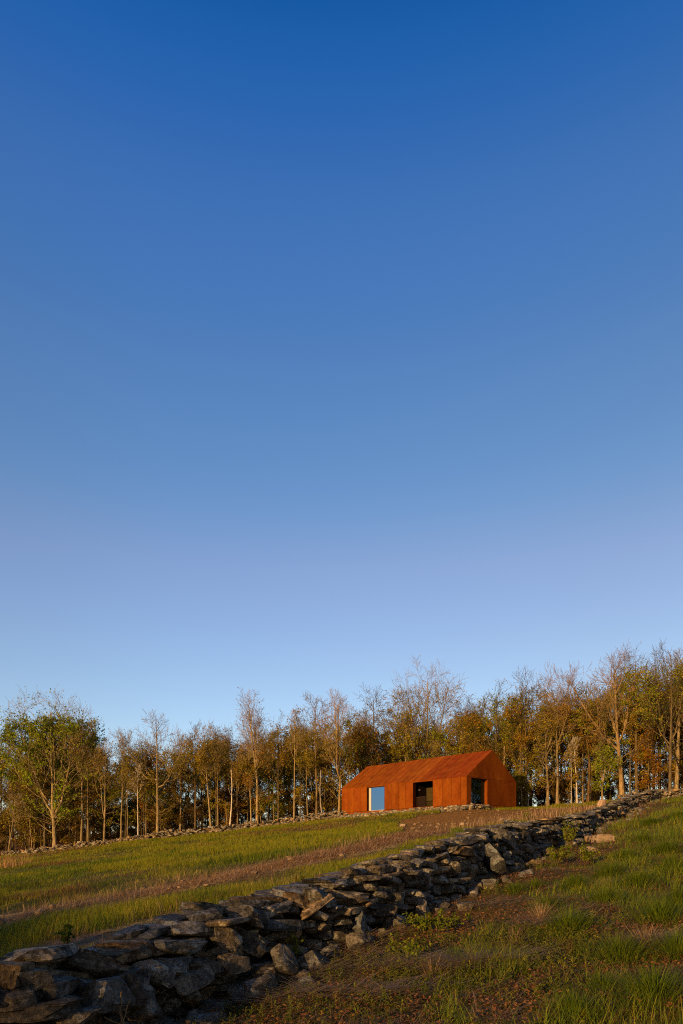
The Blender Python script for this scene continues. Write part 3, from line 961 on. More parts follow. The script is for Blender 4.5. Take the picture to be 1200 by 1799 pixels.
# base column, top row, depth beyond the wood's edge, name, label, shape
FRONT = [
 (14, 1392, .3, 'tree', 'thin pale tree leaning hard to the right at the left end of the low wall', dict(r0=.11, stems=2, fork=.55, lean=(.13, 0), cb=.6, spread=.22, leaf=500, pal='olive', size=.15)),
 (52, 1330, 2.6, 'tree', 'thin dark upright tree half hidden by the broad green tree', dict(r0=.10, cb=.5, spread=.2, leaf=900, pal='bronze')),
 (57, 1412, .2, 'sapling', 'very thin bare pole tree tilting left beside the broad green tree', dict(r0=.07, lean=(-.10, 0), cb=.7, spread=.15, leaf=150, pal='olive', limbs=6)),
 (97, 1242, .4, 'tree', 'broad green-leaved tree with forked trunk, the greenest and widest in the wood', dict(r0=.30, stems=4, fork=.28, dirs=[(0, 0), (3.0, .34), (.3, .22), (1.5, .3)], cb=.30, spread=.36, limbs=14, leaf=24000, pal='green', size=.22, sub=(7, 5), leaf_lo=.22, lean=(-.03, 0), low=4)),
 (133, 1300, 3.0, 'tree', 'dark tree with dim green leaves close behind the broad green tree', dict(r0=.16, cb=.42, spread=.22, leaf=1500, pal='green', mix='bronze', low=4)),
 (143, 1268, .6, 'tree', 'dark brown straight tree with thin purplish crown, next to the broad green tree', dict(r0=.19, stems=2, fork=.6, cb=.5, spread=.22, leaf=800, pal='russet', mix='bronze', size=.14)),
 (155, 1276, .9, 'tree', 'dark slender trunk standing just right of the purplish-crowned tree', dict(r0=.15, cb=.55, spread=.2, leaf=700, pal='bronze', size=.14)),
 (183, 1292, .4, 'tree', 'golden-trunked tree forking low into a narrow vee', dict(r0=.14, stems=2, fork=.28, cb=.5, spread=.18, leaf=900, pal='bronze', lean=(.02, 0))),
 (213, 1288, .9, 'tree', 'straight brown tree with sparse bronze leaf above the low wall', dict(r0=.16, cb=.52, spread=.2, leaf=900, pal='bronze')),
 (224, 1322, .5, 'tree', 'slim yellowish trunk with mottled bark beside a straight brown tree', dict(r0=.11, cb=.55, spread=.17, leaf=700, pal='olive')),
 (243, 1338, .2, 'birch_tree', 'thin white birch with a bent foot, farthest left of the white stems', dict(r0=.10, curve=-.015, cb=.6, spread=.16, leaf=300, pal='bronze', limbs=8, bark='b')),
 (253, 1330, 1.5, 'tree', 'thin brown tree just right of the white birch with the bent foot', dict(r0=.08, cb=.5, spread=.2, leaf=800, pal='bronze')),
 (277, 1258, .2, 'tree', 'stout golden tree with bare hooked limbs reaching out over its crown', dict(r0=.25, stems=3, fork=.50, dirs=[(0, 0), (3.2, .55), (-.2, .5)], cb=.52, spread=.26, limbs=11, lean=(-.015, 0), leaf=1700, leaf_hi=.80, leaf_lo=.42, pal='olive', mix='bronze', ang=48, wander=.06, low=4)),
 (317, 1292, 1.6, 'tree', 'dark tree with a sparse grey top, right of the hooked-limbed tree', dict(r0=.15, cb=.5, spread=.22, leaf=700, pal='bronze', leaf_hi=.85)),
 (343, 1278, 1.2, 'tree', 'dark-trunked tree with drooping side branches low in the shade', dict(r0=.17, cb=.45, spread=.24, leaf=1100, pal='bronze', low=6, tintw=(.5, .45, .4))),
 (371, 1276, .4, 'tree', 'golden tree with a trunk curving gently left to a warm leafy crown', dict(r0=.17, lean=(-.06, 0), cb=.5, spread=.24, leaf=1800, pal='bronze', leaf_hi=.92)),
 (383, 1284, .6, 'tree', 'tall pole tree opening like a fan of thin upright forks', dict(r0=.15, stems=3, fork=.52, cb=.6, spread=.18, leaf=1000, pal='bronze', mix='olive')),
 (403, 1342, .1, 'birch_tree', 'bright white birch snag with a crooked broken top', dict(r0=.145, snag=True, curve=.03, lean=(.02, 0), wander=.13, leaf=30, pal='bronze', bark='b')),
 (398, 1402, .5, 'sapling', 'thin brown stem leaning against the foot of the crooked white birch', dict(r0=.08, lean=(.03, 0), cb=.6, spread=.2, limbs=7, leaf=300, pal='bronze')),
 (417, 1315, .9, 'tree', 'forked brown tree just right of the crooked white birch', dict(r0=.13, stems=2, fork=.5, cb=.55, spread=.2, leaf=1000, pal='bronze', mix='russet')),
 (442, 1318, .6, 'tree', 'leaning golden-brown stem left of the big grey trunk', dict(r0=.14, lean=(-.05, 0), cb=.5, spread=.24, leaf=1600, pal='olive', mix='bronze')),
 (452, 1231, .2, 'tree', 'big straight grey trunk under a tall vase of bare twigs', dict(r0=.25, stems=3, fork=.42, cb=.5, spread=.27, limbs=10, leaf=1100, pal='russet', leaf_hi=.72, lean=(.005, 0), ang=34, tintw=(1.15, 1.12, 1.1))),
 (459, 1378, .5, 'sapling', 'thin curved stem at the foot of the big grey trunk', dict(r0=.08, lean=(-.06, 0), cb=.6, spread=.2, limbs=7, leaf=300, pal='bronze')),
 (489, 1290, .6, 'tree', 'dark tree with two boughs spreading in a wide vee', dict(r0=.16, stems=2, fork=.55, cb=.55, spread=.26, leaf=1500, pal='bronze', mix='russet')),
 (517, 1250, .3, 'tree', 'pale straight trunk with a narrow bare broom of twigs on top', dict(r0=.15, cb=.58, spread=.17, ang=28, limbs=12, leaf=700, pal='bronze', leaf_hi=.72, tintw=(1.2, 1.2, 1.2))),
 (541, 1280, 1.2, 'tree', 'slender leafy brown tree between the pale trunk and a bare-crowned tree', dict(r0=.13, cb=.45, spread=.22, leaf=1700, pal='olive', mix='bronze', low=4)),
 (556, 1231, .5, 'tree', 'tall dark tree with a wide bare crown, left of the small crooked snag', dict(r0=.19, cb=.55, spread=.25, ang=40, limbs=12, leaf=350, pal='bronze', leaf_hi=.65, tintw=(.75, .7, .65))),
 (568, 1342, .1, 'birch_tree', 'crooked white birch snag bent like an elbow near the house', dict(r0=.14, snag=True, curve=-.045, lean=(-.05, 0), wander=.16, leaf=30, pal='bronze', bark='b')),
 (596, 1224, .1, 'tree', 'tall golden many-stemmed tree touching the left end of the house, top bare', dict(r0=.21, stems=3, fork=.45, cb=.42, spread=.26, limbs=9, ang=36, leaf=500, pal='olive', leaf_hi=.7, low=5, tintw=(1.25, 1.15, .95))),
 (632, 1262, 7.5, 'tree', 'bronze leafy tree just left of the house behind its roof end', dict(r0=.18, cb=.35, spread=.26, leaf=2600, pal='bronze', low=5)),
 (657, 1212, 8.5, 'tree', 'tall tree with a pointed wispy top behind the far end of the roof', dict(r0=.21, cb=.4, spread=.24, leaf=3000, pal='bronze', mix='olive', low=5)),
 (700, 1240, 9.0, 'tree', 'russet-brown crown behind the middle of the roof', dict(r0=.20, cb=.38, spread=.26, leaf=3300, pal='russet', mix='bronze', low=5)),
 (752, 1186, 6.5, 'tree', 'tallest tree behind the roof, twin trunks under a rounded see-through crown', dict(r0=.25, stems=3, fork=.30, dirs=[(0, 0), (3.0, .22), (.2, .22)], cb=.5, ang=52, spread=.30, limbs=12, leaf=4600, pal='olive', mix='bronze', size=.14, low=4)),
 (773, 1268, 5.0, 'tree', 'short pale crooked stem behind the roof beside the twin trunks', dict(r0=.13, stems=2, fork=.4, wander=.14, cb=.4, spread=.24, leaf=1500, pal='olive', tintw=(1.4, 1.35, 1.3))),
 (818, 1236, 6.5, 'tree', 'thin-crowned reddish tree behind the right half of the roof', dict(r0=.19, cb=.4, spread=.25, leaf=2500, pal='bronze', mix='russet', low=5)),
 (870, 1212, 5.5, 'tree', 'fresh green-topped tree behind the peak of the near gable', dict(r0=.2, cb=.4, spread=.27, leaf=3400, pal='green', mix='olive', low=5)),
 (884, 1300, 2.5, 'tree', 'pale broken stem rising over the right slope of the gable', dict(r0=.13, snag=True, wander=.1, leaf=30, pal='olive', tintw=(1.5, 1.4, 1.3))),
 (925, 1194, 2.6, 'tree', 'dense round olive crown right of the house', dict(r0=.22, stems=2, fork=.5, cb=.40, spread=.28, limbs=12, leaf=4800, pal='olive', low=6, leaf_lo=.3)),
 (928, 1364, .3, 'birch_tree', 'short white birch stem close to the right corner of the house', dict(r0=.09, cb=.6, spread=.28, limbs=7, leaf=500, pal='olive', bark='b')),
 (918, 1345, .6, 'sapling', 'thin golden leaning stem nearest the right corner of the house', dict(r0=.09, lean=(-.06, 0), cb=.5, spread=.22, leaf=900, pal='olive', limbs=8)),
 (962, 1240, .8, 'tree', 'golden tree with a long limb sweeping left towards the house', dict(r0=.21, stems=2, fork=.55, cb=.35, spread=.27, leaf=2700, pal='bronze', mix='olive', low=6, lean=(-.03, 0))),
 (979, 1215, .5, 'tree', 'forked pinkish trunk under a russet twiggy crown', dict(r0=.19, stems=2, fork=.55, cb=.55, spread=.24, leaf=1500, pal='russet', mix='bronze', size=.14)),
 (1004, 1300, .3, 'birch_tree', 'straight thin white birch of the leaning pair', dict(r0=.09, cb=.6, spread=.17, limbs=8, leaf=500, pal='bronze', bark='b')),
 (1014, 1290, .2, 'birch_tree', 'white birch stem leaning left, crossing its straight neighbour', dict(r0=.10, lean=(-.07, 0), cb=.6, spread=.17, limbs=8, leaf=500, pal='bronze', bark='b')),
 (1032, 1226, 1.0, 'tree', 'dark tree whose trunk bends left halfway up', dict(r0=.19, lean=(-.10, 0), curve=.10, cb=.45, spread=.22, leaf=1500, pal='russet', mix='olive', tintw=(.5, .42, .36))),
 (1058, 1290, .5, 'tree', 'forked yellow-barked stem with bright green young leaf', dict(r0=.13, stems=2, fork=.3, cb=.35, spread=.28, leaf=2400, pal='green', low=6)),
 (1093, 1160, .4, 'oak_tree', 'great leaning oak with huge bare limbs spreading to the left', dict(r0=.34, stems=4, fork=.40, dirs=[(0, 0), (3.3, .62), (2.9, .95), (.3, .3)], cb=.46, spread=.30, limbs=11, ang=44, lean=(-.04, 0), leaf=700, pal='bronze', size=.13, leaf_hi=.9, sub=(8, 6), tintw=(1.1, 1.0, .9))),
 (1118, 1152, 1.2, 'tree', 'tall dark green-flecked tree behind the great oak', dict(r0=.24, cb=.45, spread=.24, leaf=3000, pal='green', mix='bronze', size=.17, low=4)),
 (1140, 1265, .4, 'tree', 'slim tree hung with rust-red leaves beside the wall end', dict(r0=.11, cb=.25, spread=.28, leaf=2600, pal='russet', low=6)),
 (1177, 1140, -4.0, 'tree', 'many-stemmed tree in front of the wood with its trunk in the grass, tops green', dict(r0=.22, stems=4, fork=.36, dirs=[(0, 0), (3.1, .34), (2.6, .16), (.2, .2)], cb=.48, spread=.25, limbs=9, leaf=3400, pal='green', mix='bronze', size=.16, leaf_lo=.4)),
 (1188, 1150, 1.5, 'tree', 'thick leaning trunk close behind the many-stemmed tree', dict(r0=.30, stems=2, fork=.35, cb=.45, spread=.28, leaf=2600, pal='olive', mix='green', lean=(.03, 0))),
 (1222, 1150, .5, 'tree', 'tree cut off by the right edge, its boughs reaching in', dict(r0=.24, stems=2, fork=.4, cb=.4, spread=.3, leaf=2500, pal='bronze', mix='olive')),
]
for i, (px, top, dy, nm, lab, kw) in enumerate(FRONT):
    k = (px - CX) / F
    Y = 70.0
    for _ in range(6):
        Y = tree_line(k * Y) + 0.6 + dy
    x = k * Y
    if house_mask(np.array([x]), np.array([Y]))[0]:
        Y += 6; x = k * Y
    z = gz(x, Y)
    H = (HY - top - 9) / F * Y - z
    kw = dict(kw)
    kw.setdefault('tintw', (np.random.default_rng(i).choice([.5, .7, .85, 1.0, 1.2]),) * 3)
    kw.setdefault('wander', .075)
    bark = M_birch if kw.pop('bark', 0) else M_bark
    make_tree(nm, (x, Y, z - 0.12), lab, nm.replace('_', ' '), bark, G1, seed=100 + i, H=H, **kw)

# the wood behind: copies of a few forest trees
def canopy(px):
    return 2 + np.interp(px, [-60, 40, 120, 230, 330, 420, 520, 620, 700, 800, 900, 1000, 1100, 1260],
                     [1292, 1292, 1302, 1312, 1296, 1278, 1268, 1256, 1246, 1246, 1234, 1218, 1186, 1176])
FAR_LAB = "slim tree standing deep in the wood, half hidden behind the trees at its edge"
FAR_G = "trees deep in the wood"
protos = []
for i in range(9):
    pal = ['bronze', 'olive', 'green', 'bronze', 'green', 'olive', 'olive', 'russet', 'olive'][i]
    mx = [None, 'bronze', 'bronze', 'russet', 'olive', 'olive', 'green', None, 'russet'][i]
    protos.append(make_tree('tree', (0, 0, 0), FAR_LAB, 'tree', M_bark, FAR_G, seed=400 + i, H=12.0, r0=[.13, .17, .11, .2, .14, .16, .12, .15, .18][i],
                  stems=[1, 2, 1, 1, 2, 1, 1, 2, 1][i], fork=.45, cb=.38, spread=.25, leaf=2300, pal=pal, mix=mx, size=.18, low=4, limbs=11, sub=(5, 4),
                  lean=([0, .02, -.03, .01, 0, .05, -.02, 0, .03][i], 0), tintw=([.6, .5, .8, .4, .6, .9, .45, .7, .5][i],) * 3))  # bark tints lowered to paint in the shade deep among the trees
rng = np.random.default_rng(11)
used = [False] * 9
placed = []
tries = 0
while len(placed) < 200 and tries < 9000:
    tries += 1
    px = rng.uniform(-40, 1240)
    k = (px - CX) / F
    deep = rng.uniform(0, 1) ** 0.9 * (44 if px < 640 else 22) + 1.6
    Y = 72.0
    for _ in range(5):
        Y = tree_line(k * Y) + deep
    x = k * Y
    u, v = house_uv(x, Y)
    if -1.5 < u < HL + 1.5 and -1.5 < v < HW + 3:
        continue
    if any((x - a) ** 2 + (Y - b_) ** 2 < 1.5 ** 2 for a, b_ in placed):
        continue
    placed.append((x, Y))
    z = gz(x, Y)
    H = (HY - canopy(px) - rng.uniform(-4, 62)) / F * Y - z
    j = rng.integers(0, 9)
    sc = (H / 12.0)
    if not used[j]:
        used[j] = True
        r = protos[j]
        r.location = (x, Y, z - 0.1)
        r.rotation_euler = (0, 0, rng.uniform(0, 6.28))
        r.scale = (sc, sc, sc)
    else:
        w = sc ** 0.5
        copy_tree(protos[j], (x, Y, z - 0.1), rng.uniform(0, 6.28), (w, w, sc))

# undergrowth: saplings that keep last year's leaves, mostly coloured as if in shade
SAP_LAB = "low leafy sapling among the trunks in the undergrowth of the wood"
SAP_G = "saplings in the undergrowth"
saps = []
for i in range(7):
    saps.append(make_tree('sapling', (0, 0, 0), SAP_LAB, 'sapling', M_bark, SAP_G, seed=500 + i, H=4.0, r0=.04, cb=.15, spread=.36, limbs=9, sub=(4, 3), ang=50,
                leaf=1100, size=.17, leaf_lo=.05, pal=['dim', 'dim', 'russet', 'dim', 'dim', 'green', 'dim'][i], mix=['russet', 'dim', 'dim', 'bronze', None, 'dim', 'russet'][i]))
i = -1
while i < 290:
    px = rng.uniform(-40, 1240) if i < 90 else rng.uniform(-40, 620) if i < 190 or i > 254 else rng.uniform(640, 1240)
    k = (px - CX) / F
    deep = (1.5 if i < 90 else 10 if i < 255 else 24) + rng.uniform(0, 1) ** 0.8 * (32 if px < 640 else 13)
    Y = 72.0
    for _ in range(5):
        Y = tree_line(k * Y) + deep
    x = k * Y
    u, v = house_uv(x, Y)
    if -2.5 < u < HL + 2.5 and -1.5 < v < HW + 2:
        continue
    i += 1
    z = gz(x, Y)
    deep = min(deep, 46)
    H = rng.uniform(1.6, 5.6) * (1 if px < 700 else 0.75) * (0.6 + 0.4 * min(1, deep / 5))
    j = rng.integers(0, 7)
    if i < 7:
        r = saps[i]
        r.location, r.scale = (x, Y, z - 0.05), (H / 4, H / 4, H / 4)
    else:
        copy_tree(saps[j], (x, Y, z - 0.05), rng.uniform(0, 6.28), (H / 4, H / 4, H / 4))

# young understorey trees between the trunks
YNG_LAB = "young leafy understorey tree filling the gap between taller trunks of the wood"
YNG_G = "young trees under the canopy"
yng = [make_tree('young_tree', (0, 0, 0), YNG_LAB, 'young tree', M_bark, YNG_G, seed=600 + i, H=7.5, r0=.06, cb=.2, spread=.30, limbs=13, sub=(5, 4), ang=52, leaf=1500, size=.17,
                 leaf_lo=.1, low=6, pal=['dim', 'dim', 'olive', 'dim', 'green', 'dim'][i], mix=['dim', 'russet', 'dim', 'olive', 'dim', 'dim'][i], tintw=(.5, .45, .4)) for i in range(6)]  # understorey shade put into these leaf and bark colours
cnt = 0
while cnt < 80:
    px = rng.uniform(-40, 1240)
    k = (px - CX) / F
    deep = 1.6 + rng.uniform(0, 1) * (36 if px < 640 else 16)
    Y = 72.0
    for _ in range(5):
        Y = tree_line(k * Y) + deep
    x = k * Y
    u, v = house_uv(x, Y)
    if -2.5 < u < HL + 2.5 and -1.5 < v < HW + 2.5:
        continue
    z = gz(x, Y)
    H = rng.uniform(5, 9.5)
    sc = H / 7.5
    if cnt < 6:
        r = yng[cnt]
        r.location, r.scale = (x, Y, z - 0.05), (sc, sc, sc)
    else:
        copy_tree(yng[rng.integers(0, 6)], (x, Y, z - 0.05), rng.uniform(0, 6.28), (sc, sc, sc))
    cnt += 1
# the wood goes on beyond the right edge of the view, where the gable window mirrors it
for i in range(26):
    x, Y = 38 + rng.uniform(0, 34), 60 + rng.uniform(0, 22)
    z = gz(x, Y)
    copy_tree(protos[rng.integers(0, 9)], (x, Y, z - 0.1), rng.uniform(0, 6.28), (1.1, 1.1, 1.15))
for i in range(18):
    x, Y = 37 + rng.uniform(0, 22), 61 + rng.uniform(0, 16)
    copy_tree(yng[rng.integers(0, 6)], (x, Y, gz(x, Y) - 0.1), rng.uniform(0, 6.28), (.9, .9, .9))
# ------------------------------------------------------------------ stones
def ico(sub):
    import bmesh
    bm = bmesh.new()
    bmesh.ops.create_icosphere(bm, subdivisions=sub, radius=1.0)
    v = np.array([q.co[:] for q in bm.verts])
    f = np.array([[q.index for q in p.verts] for p in bm.faces])
    bm.free()
    return v, f
ICO = {s: ico(s) for s in (1, 2, 3, 4)}

def rock(rng, dims, sub, cuts=11, boxy=0.34, rough=0.05, layered=0.05):
    """A split, weathered stone of full size dims: clipped by random planes, thinly bedded."""
    v, f = ICO[sub]
    p = np.sign(v) * np.abs(v) ** boxy
    p /= np.abs(p).max(0)
    for i in range(cuts):
        n = rng.normal(0, 1, 3)
        n[2] *= 0.25 if i % 3 else 1.2
        n /= np.linalg.norm(n)
        ex = (p @ n).max()
        d = ex * rng.uniform(0.52, 0.90)
        e = np.maximum(p @ n - d, 0)
        p = p - e[:, None] * n
    p = (p - (p.max(0) + p.min(0)) / 2)
    p = p / np.abs(p).max(0)
    p = p * np.asarray(dims) / 2
    o = rng.uniform(-50, 50, 3)
    m = min(dims)
    nn = unit(p / (np.asarray(dims) ** 1.5) + 1e-6)
    if sub > 1:
        sc = 2.2 / max(dims)
        p = p + nn * (noise3(p * sc * 1.6 + o, 3) * rough * 1.5 * m + noise3(p * sc * 5 + o, 4) * rough * 0.9 * m
                      + (noise3(p * sc * 13 + o, 5) * rough * 0.7 * m if sub > 2 else 0))[:, None]
        zz = p[:, 2] / m
        ly = np.round(vnoise(zz * 6 + o[0], p[:, 0] * sc * .6 + p[:, 1] * sc * 0.5, 8) * 4) / 4 - 0.5
        p[:, :2] *= (1 + layered * 2.4 * ly)[:, None]
    return p, f

def rot(yaw, pitch, roll):
    cy, sy, cp, sp, cr_, sr = math.cos(yaw), math.sin(yaw), math.cos(pitch), math.sin(pitch), math.cos(roll), math.sin(roll)
    Rz = np.array([[cy, -sy, 0], [sy, cy, 0], [0, 0, 1]])
    Ry = np.array([[cp, 0, sp], [0, 1, 0], [-sp, 0, cp]])
    Rx = np.array([[1, 0, 0], [0, cr_, -sr], [0, sr, cr_]])
    return Rz @ Ry @ Rx

def stone_tint(rng):
    k = rng.uniform(0.62, 1.3)
    h_ = rng.normal(0, 0.06)
    w = [1 + h_, 1, 1 - h_ * 1.3]
    if rng.random() < 0.10:
        w = [1.25, 0.95, 0.62]
    return np.array(w) * k

rngs = np.random.default_rng(21)
wall_stones = []                                 # (size in the picture, verts, faces, tint)
def put(center, dims, yaw, pitch=0, roll=0, sub=2, tint=None, shown=None, **kw):
    p, f = rock(rngs, dims, sub, **kw)
    p = p @ rot(yaw, pitch, roll).T + np.asarray(center)
    if shown is None:
        shown = dims[0] * dims[2] / center[1] ** 2
    wall_stones.append((shown, p, f, stone_tint(rngs) if tint is None else np.array(tint)))

def front_point(px, off=0.42):
    """Arc length along the wall where its near face meets the photo column px, and that point."""
    s = np.linspace(0, WL, 900)
    q = np.array([wall_at(a)[:4] for a in s])
    x, y = q[:, 0] + q[:, 3] * off, q[:, 1] - q[:, 2] * off
    i = np.argmin(np.abs((x / y) - (px - CX) / F))
    return s[i], x[i], y[i], math.atan2(q[i, 3], q[i, 2])

# big stones that can be picked out in the photograph: column, row, width, height in pixels, depth m, pitch, roll, offset
HAND = [
 (78, 1684, 150, 62, .60, 0.05, -.10, .15), (18, 1712, 60, 70, .4, .1, 0, .40), (44, 1722, 62, 66, .35, .1, 0, .52), (214, 1671, 135, 30, .5, -.13, .1, .25),
 (180, 1702, 95, 40, .4, .55, 0, .45), (100, 1738, 80, 58, .4, .05, 0, .55), (184, 1752, 88, 96, .35, .1, -.3, .72), (222, 1738, 46, 118, .5, .35, -.2, .66),
 (252, 1765, 44, 90, .3, .3, -.3, .8), (60, 1772, 110, 50, .5, 0, 0, .62), (138, 1786, 80, 46, .4, 0, 0, .80), (20, 1752, 60, 60, .4, 0, 0, .5),
 (308, 1664, 118, 42, .55, .08, -.05, .35), (330, 1632, 100, 40, .5, .14, -.1, .25), (352, 1607, 84, 30, .5, -.06, 0, .15), (270, 1652, 66, 22, .4, .05, 0, .15),
 (300, 1697, 84, 50, .4, .05, 0, .5), (352, 1700, 66, 36, .4, 0, 0, .5), (270, 1712, 60, 60, .4, .4, 0, .55), (330, 1722, 90, 34, .4, -.1, 0, .6),
 (425, 1606, 84, 42, .5, .25, -.05, .2), (478, 1595, 62, 26, .5, .02, 0, .2), (445, 1660, 60, 60, .3, .5, .1, .5), (396, 1650, 58, 60, .3, .6, .1, .5), (400, 1692, 60, 44, .4, 0, 0, .55),
 (508, 1690, 64, 84, .22, .5, -.7, .9), (562, 1694, 92, 48, .22, .3, -.9, 1.0), (470, 1712, 70, 40, .4, 0, 0, .75), (455, 1735, 78, 40, .3, -.35, 0, .95),
 (524, 1585, 70, 40, .5, .25, 0, .2), (553, 1578, 62, 60, .5, 0, 0, .35), (600, 1575, 92, 34, .7, .05, .32, .35), (585, 1552, 74, 26, .6, -.1, 0, .1),
 (655, 1528, 66, 30, .5, -.05, 0, .15), (612, 1535, 56, 24, .5, .1, 0, .1), (700, 1530, 40, 50, .4, .5, 0, .3), (740, 1546, 44, 44, .4, .1, 0, .45), (610, 1600, 66, 16, .4, 0, 0, .5),
 (642, 1658, 74, 40, .35, .35, -.4, .95), (634, 1624, 30, 42, .15, .7, -.3, .7), (770, 1506, 66, 30, .6, .0, 0, .2), (806, 1497, 70, 26, .6, .05, 0, .35), (792, 1528, 38, 30, .4, .2, 0, .5),
 (820, 1532, 36, 30, .4, 0, 0, .5), (868, 1512, 54, 44, .35, .5, -.5, .75), (880, 1476, 56, 42, .7, .3, 0, .35), (842, 1474, 46, 28, .6, -.1, 0, .2), (903, 1462, 56, 22, .6, 0, 0, .2),
 (690, 1575, 46, 16, .4, 0, 0, .5), (725, 1570, 30, 22, .4, 0, 0, .5), (670, 1600, 44, 24, .4, 0, 0, .55), (690, 1615, 40, 20, .4, .1, 0, .6),
]
for px, py, w, h_, dp, pit, rol, off in HAND:
    s, x, y, yaw = front_point(px, off)
    z = (HY - py) / F * y
    if off >= .4 and h_ > 45:
        h_ *= .72
    sx = 0.8 * w / F * y / max(0.45, abs(math.cos(yaw)) + 0.25 * abs(math.sin(yaw)))
    tnh = stone_tint(rngs) * (.8 if off > .6 else 1)
    put((x, y, z), (sx, dp, max(h_ / F * y * (.62 if off < .4 else .85), 0.08)), yaw + rngs.normal(0, .15), pit, rol, 4 if y < 14 else 3, shown=9, cuts=12, rough=.07, tint=tnh)

# courses of smaller stones on both faces, and the fill between
for side in (1, -1):
    s = 0.0
    zc = {}
    for course in range(16):
        s = rngs.uniform(-0.2, 0.2)
        while s < WL:
            x, y, tx, ty, crest = wall_at(np.clip(s, 0, WL))
            g = gz(x + ty * 0.5 * side, y - tx * 0.5 * side)
            Ht = crest - g
            n_c = max(5, int(round(Ht / (0.115 if y < 13 else 0.14))))
            big = rngs.random() < 0.25
            L = rngs.uniform(0.45, 0.85) if big else rngs.uniform(0.18, 0.48)
            th = Ht / n_c * rngs.uniform(0.7, 1.3)
            if course < n_c:
                z = g + Ht * (course + 0.5) / n_c + rngs.normal(0, 0.02)
                f = (course + 0.5) / n_c
                off = (0.52 - 0.16 * f + rngs.normal(0, 0.085)) * side
                if course == n_c - 1:
                    L = max(L, rngs.uniform(0.35, 0.9)); off *= 0.45; th = rngs.uniform(0.09, 0.17); z = crest - th * 0.5 + rngs.normal(0, 0.025)
                if y < 10 and course < n_c - 1:
                    off -= 0.10 * side
                sub = 4 if (y < 10.5 and side > 0) else 3 if (y < 14.5 and side > 0) else (2 if y < 34 else 1)
                if not (side < 0 and course < n_c - 3 and y > 12):
                    put((x + ty * (off - 0.1 * side), y - tx * (off - 0.1 * side), z), (L, rngs.uniform(0.28, 0.5), th),
                        math.atan2(ty, tx) + rngs.normal(0, 0.22), rngs.normal(0, 0.26 if (y < 10.5 and course < n_c - 1) else 0.12), rngs.normal(0, 0.14), sub, cuts=7)
            s += L * 0.92
# flat slabs laid across the far stretch of the crest
s = 12.0
while s < WL:
    x, y, tx, ty, crest = wall_at(s)
    L = rngs.uniform(0.5, 1.15)
    put((x + ty * rngs.normal(0, .16), y - tx * rngs.normal(0, .16), crest - 0.02 + rngs.normal(0, .03)), (L, rngs.uniform(.5, .95), rngs.uniform(.07, .15)), math.atan2(ty, tx) + rngs.normal(0, .3),
        rngs.normal(0, .07), rngs.normal(0, .08), 2, cuts=6, boxy=0.5)
    s += L * 0.72
# rubble tumbled along the foot
for _ in range(260):
    s = WL * rngs.random() ** 1.7
    x, y, tx, ty, crest = wall_at(s)
    off = 0.6 + abs(rngs.normal(0, 0.28))
    xx, yy = x + ty * off, y - tx * off
    d = rngs.uniform(0.10, 0.42)
    put((xx, yy, gz(xx, yy) + d * 0.12), (d, d * rngs.uniform(.6, 1), d * rngs.uniform(.35, .7)), rngs.uniform(0, 6), rngs.normal(0, .3), rngs.normal(0, .3), 3 if y < 14 else 2)

def stone_thing(name, label, cat, origin, stones, n_parts, mt=M_stone, filler="small_stones", extra=None):
    stones = sorted(stones, key=lambda q: -q[0])
    root = empty(name, origin, label, cat)
    for sh, p, f, tn in stones[:n_parts]:
        mb = MB()
        mb.add(p, f, tn)
        mb.build("stone", mt, root, smooth=True, sharp=24)
    mb = MB()
    for sh, p, f, tn in stones[n_parts:]:
        mb.add(p, f, tn)
    if mb.n:
        o = mb.build(filler, mt, root, smooth=True, sharp=24)
        o["kind"] = "stuff"
    return root

wroot = stone_thing("dry_stone_wall", "long tumbledown dry stone wall of grey slabs climbing the slope from the foreground to the wood", "stone wall",
                    (WALL[2, 0], WALL[2, 1], gz(WALL[2, 0], WALL[2, 1])), wall_stones, 100)
# dark earth and rubble heart of the wall
mb = MB()
sv_ = np.linspace(0, WL, 160)
ring = []
for s in sv_:
    x, y, tx, ty, crest = wall_at(s)
    g = gz(x, y)
    for o_, z in ((-.34, g - .3), (-.22, crest - .16), (.20, crest - .18), (.30, g - .3)):
        ring.append((x + ty * o_, y - tx * o_, z))
ring = np.array(ring)
id_ = np.arange(len(ring)).reshape(-1, 4)
mb.add(ring, np.concatenate([np.stack([id_[:-1, i], id_[1:, i], id_[1:, i + 1], id_[:-1, i + 1]], -1) for i in range(3)]), (.35, .32, .3))
mb.build("rubble_heart", M_stone, wroot)

# low tumbled wall along the edge of the wood
low = []
def low_put(x, y, z, dims, sub=1, tint=None):
    p, f = rock(rngs, dims, sub, cuts=6)
    p = p @ rot(rngs.uniform(0, 6.28), rngs.normal(0, .2), rngs.normal(0, .2)).T + [x, y, z]
    low.append((dims[0] * dims[2] / y ** 2 * rngs.uniform(.8, 1.2), p, f, np.array(stone_tint(rngs)) * np.array([1.0, .93, .8]) * (1.45 if tint is None else tint)))
for i in range(1900):
    px = rngs.uniform(-30, 622)
    k = (px - CX) / F
    Y = 72.0
    for _ in range(5):
        Y = tree_line(k * Y) - 1.5
    hgt = (0.55 + 0.45 * fbm(np.array([k * Y / 2.5]), np.array([3.3]), 61)[0]) * (0.9 if px < 260 else 1.35)
    if fbm(np.array([k * Y / 4]), np.array([9.3]), 63)[0] < 0.30:
        hgt *= .35
    y = Y + rngs.normal(0, 0.32)
    x = k * Y + rngs.normal(0, .2)
    d = rngs.uniform(0.2, 0.62)
    low_put(x, y, gz(x, y) + hgt * rngs.random() ** 1.0 * max(0, 1 - abs(y - Y) / 0.9) * .9, (d, d * rngs.uniform(.5, .9), d * rngs.uniform(.22, .5)))
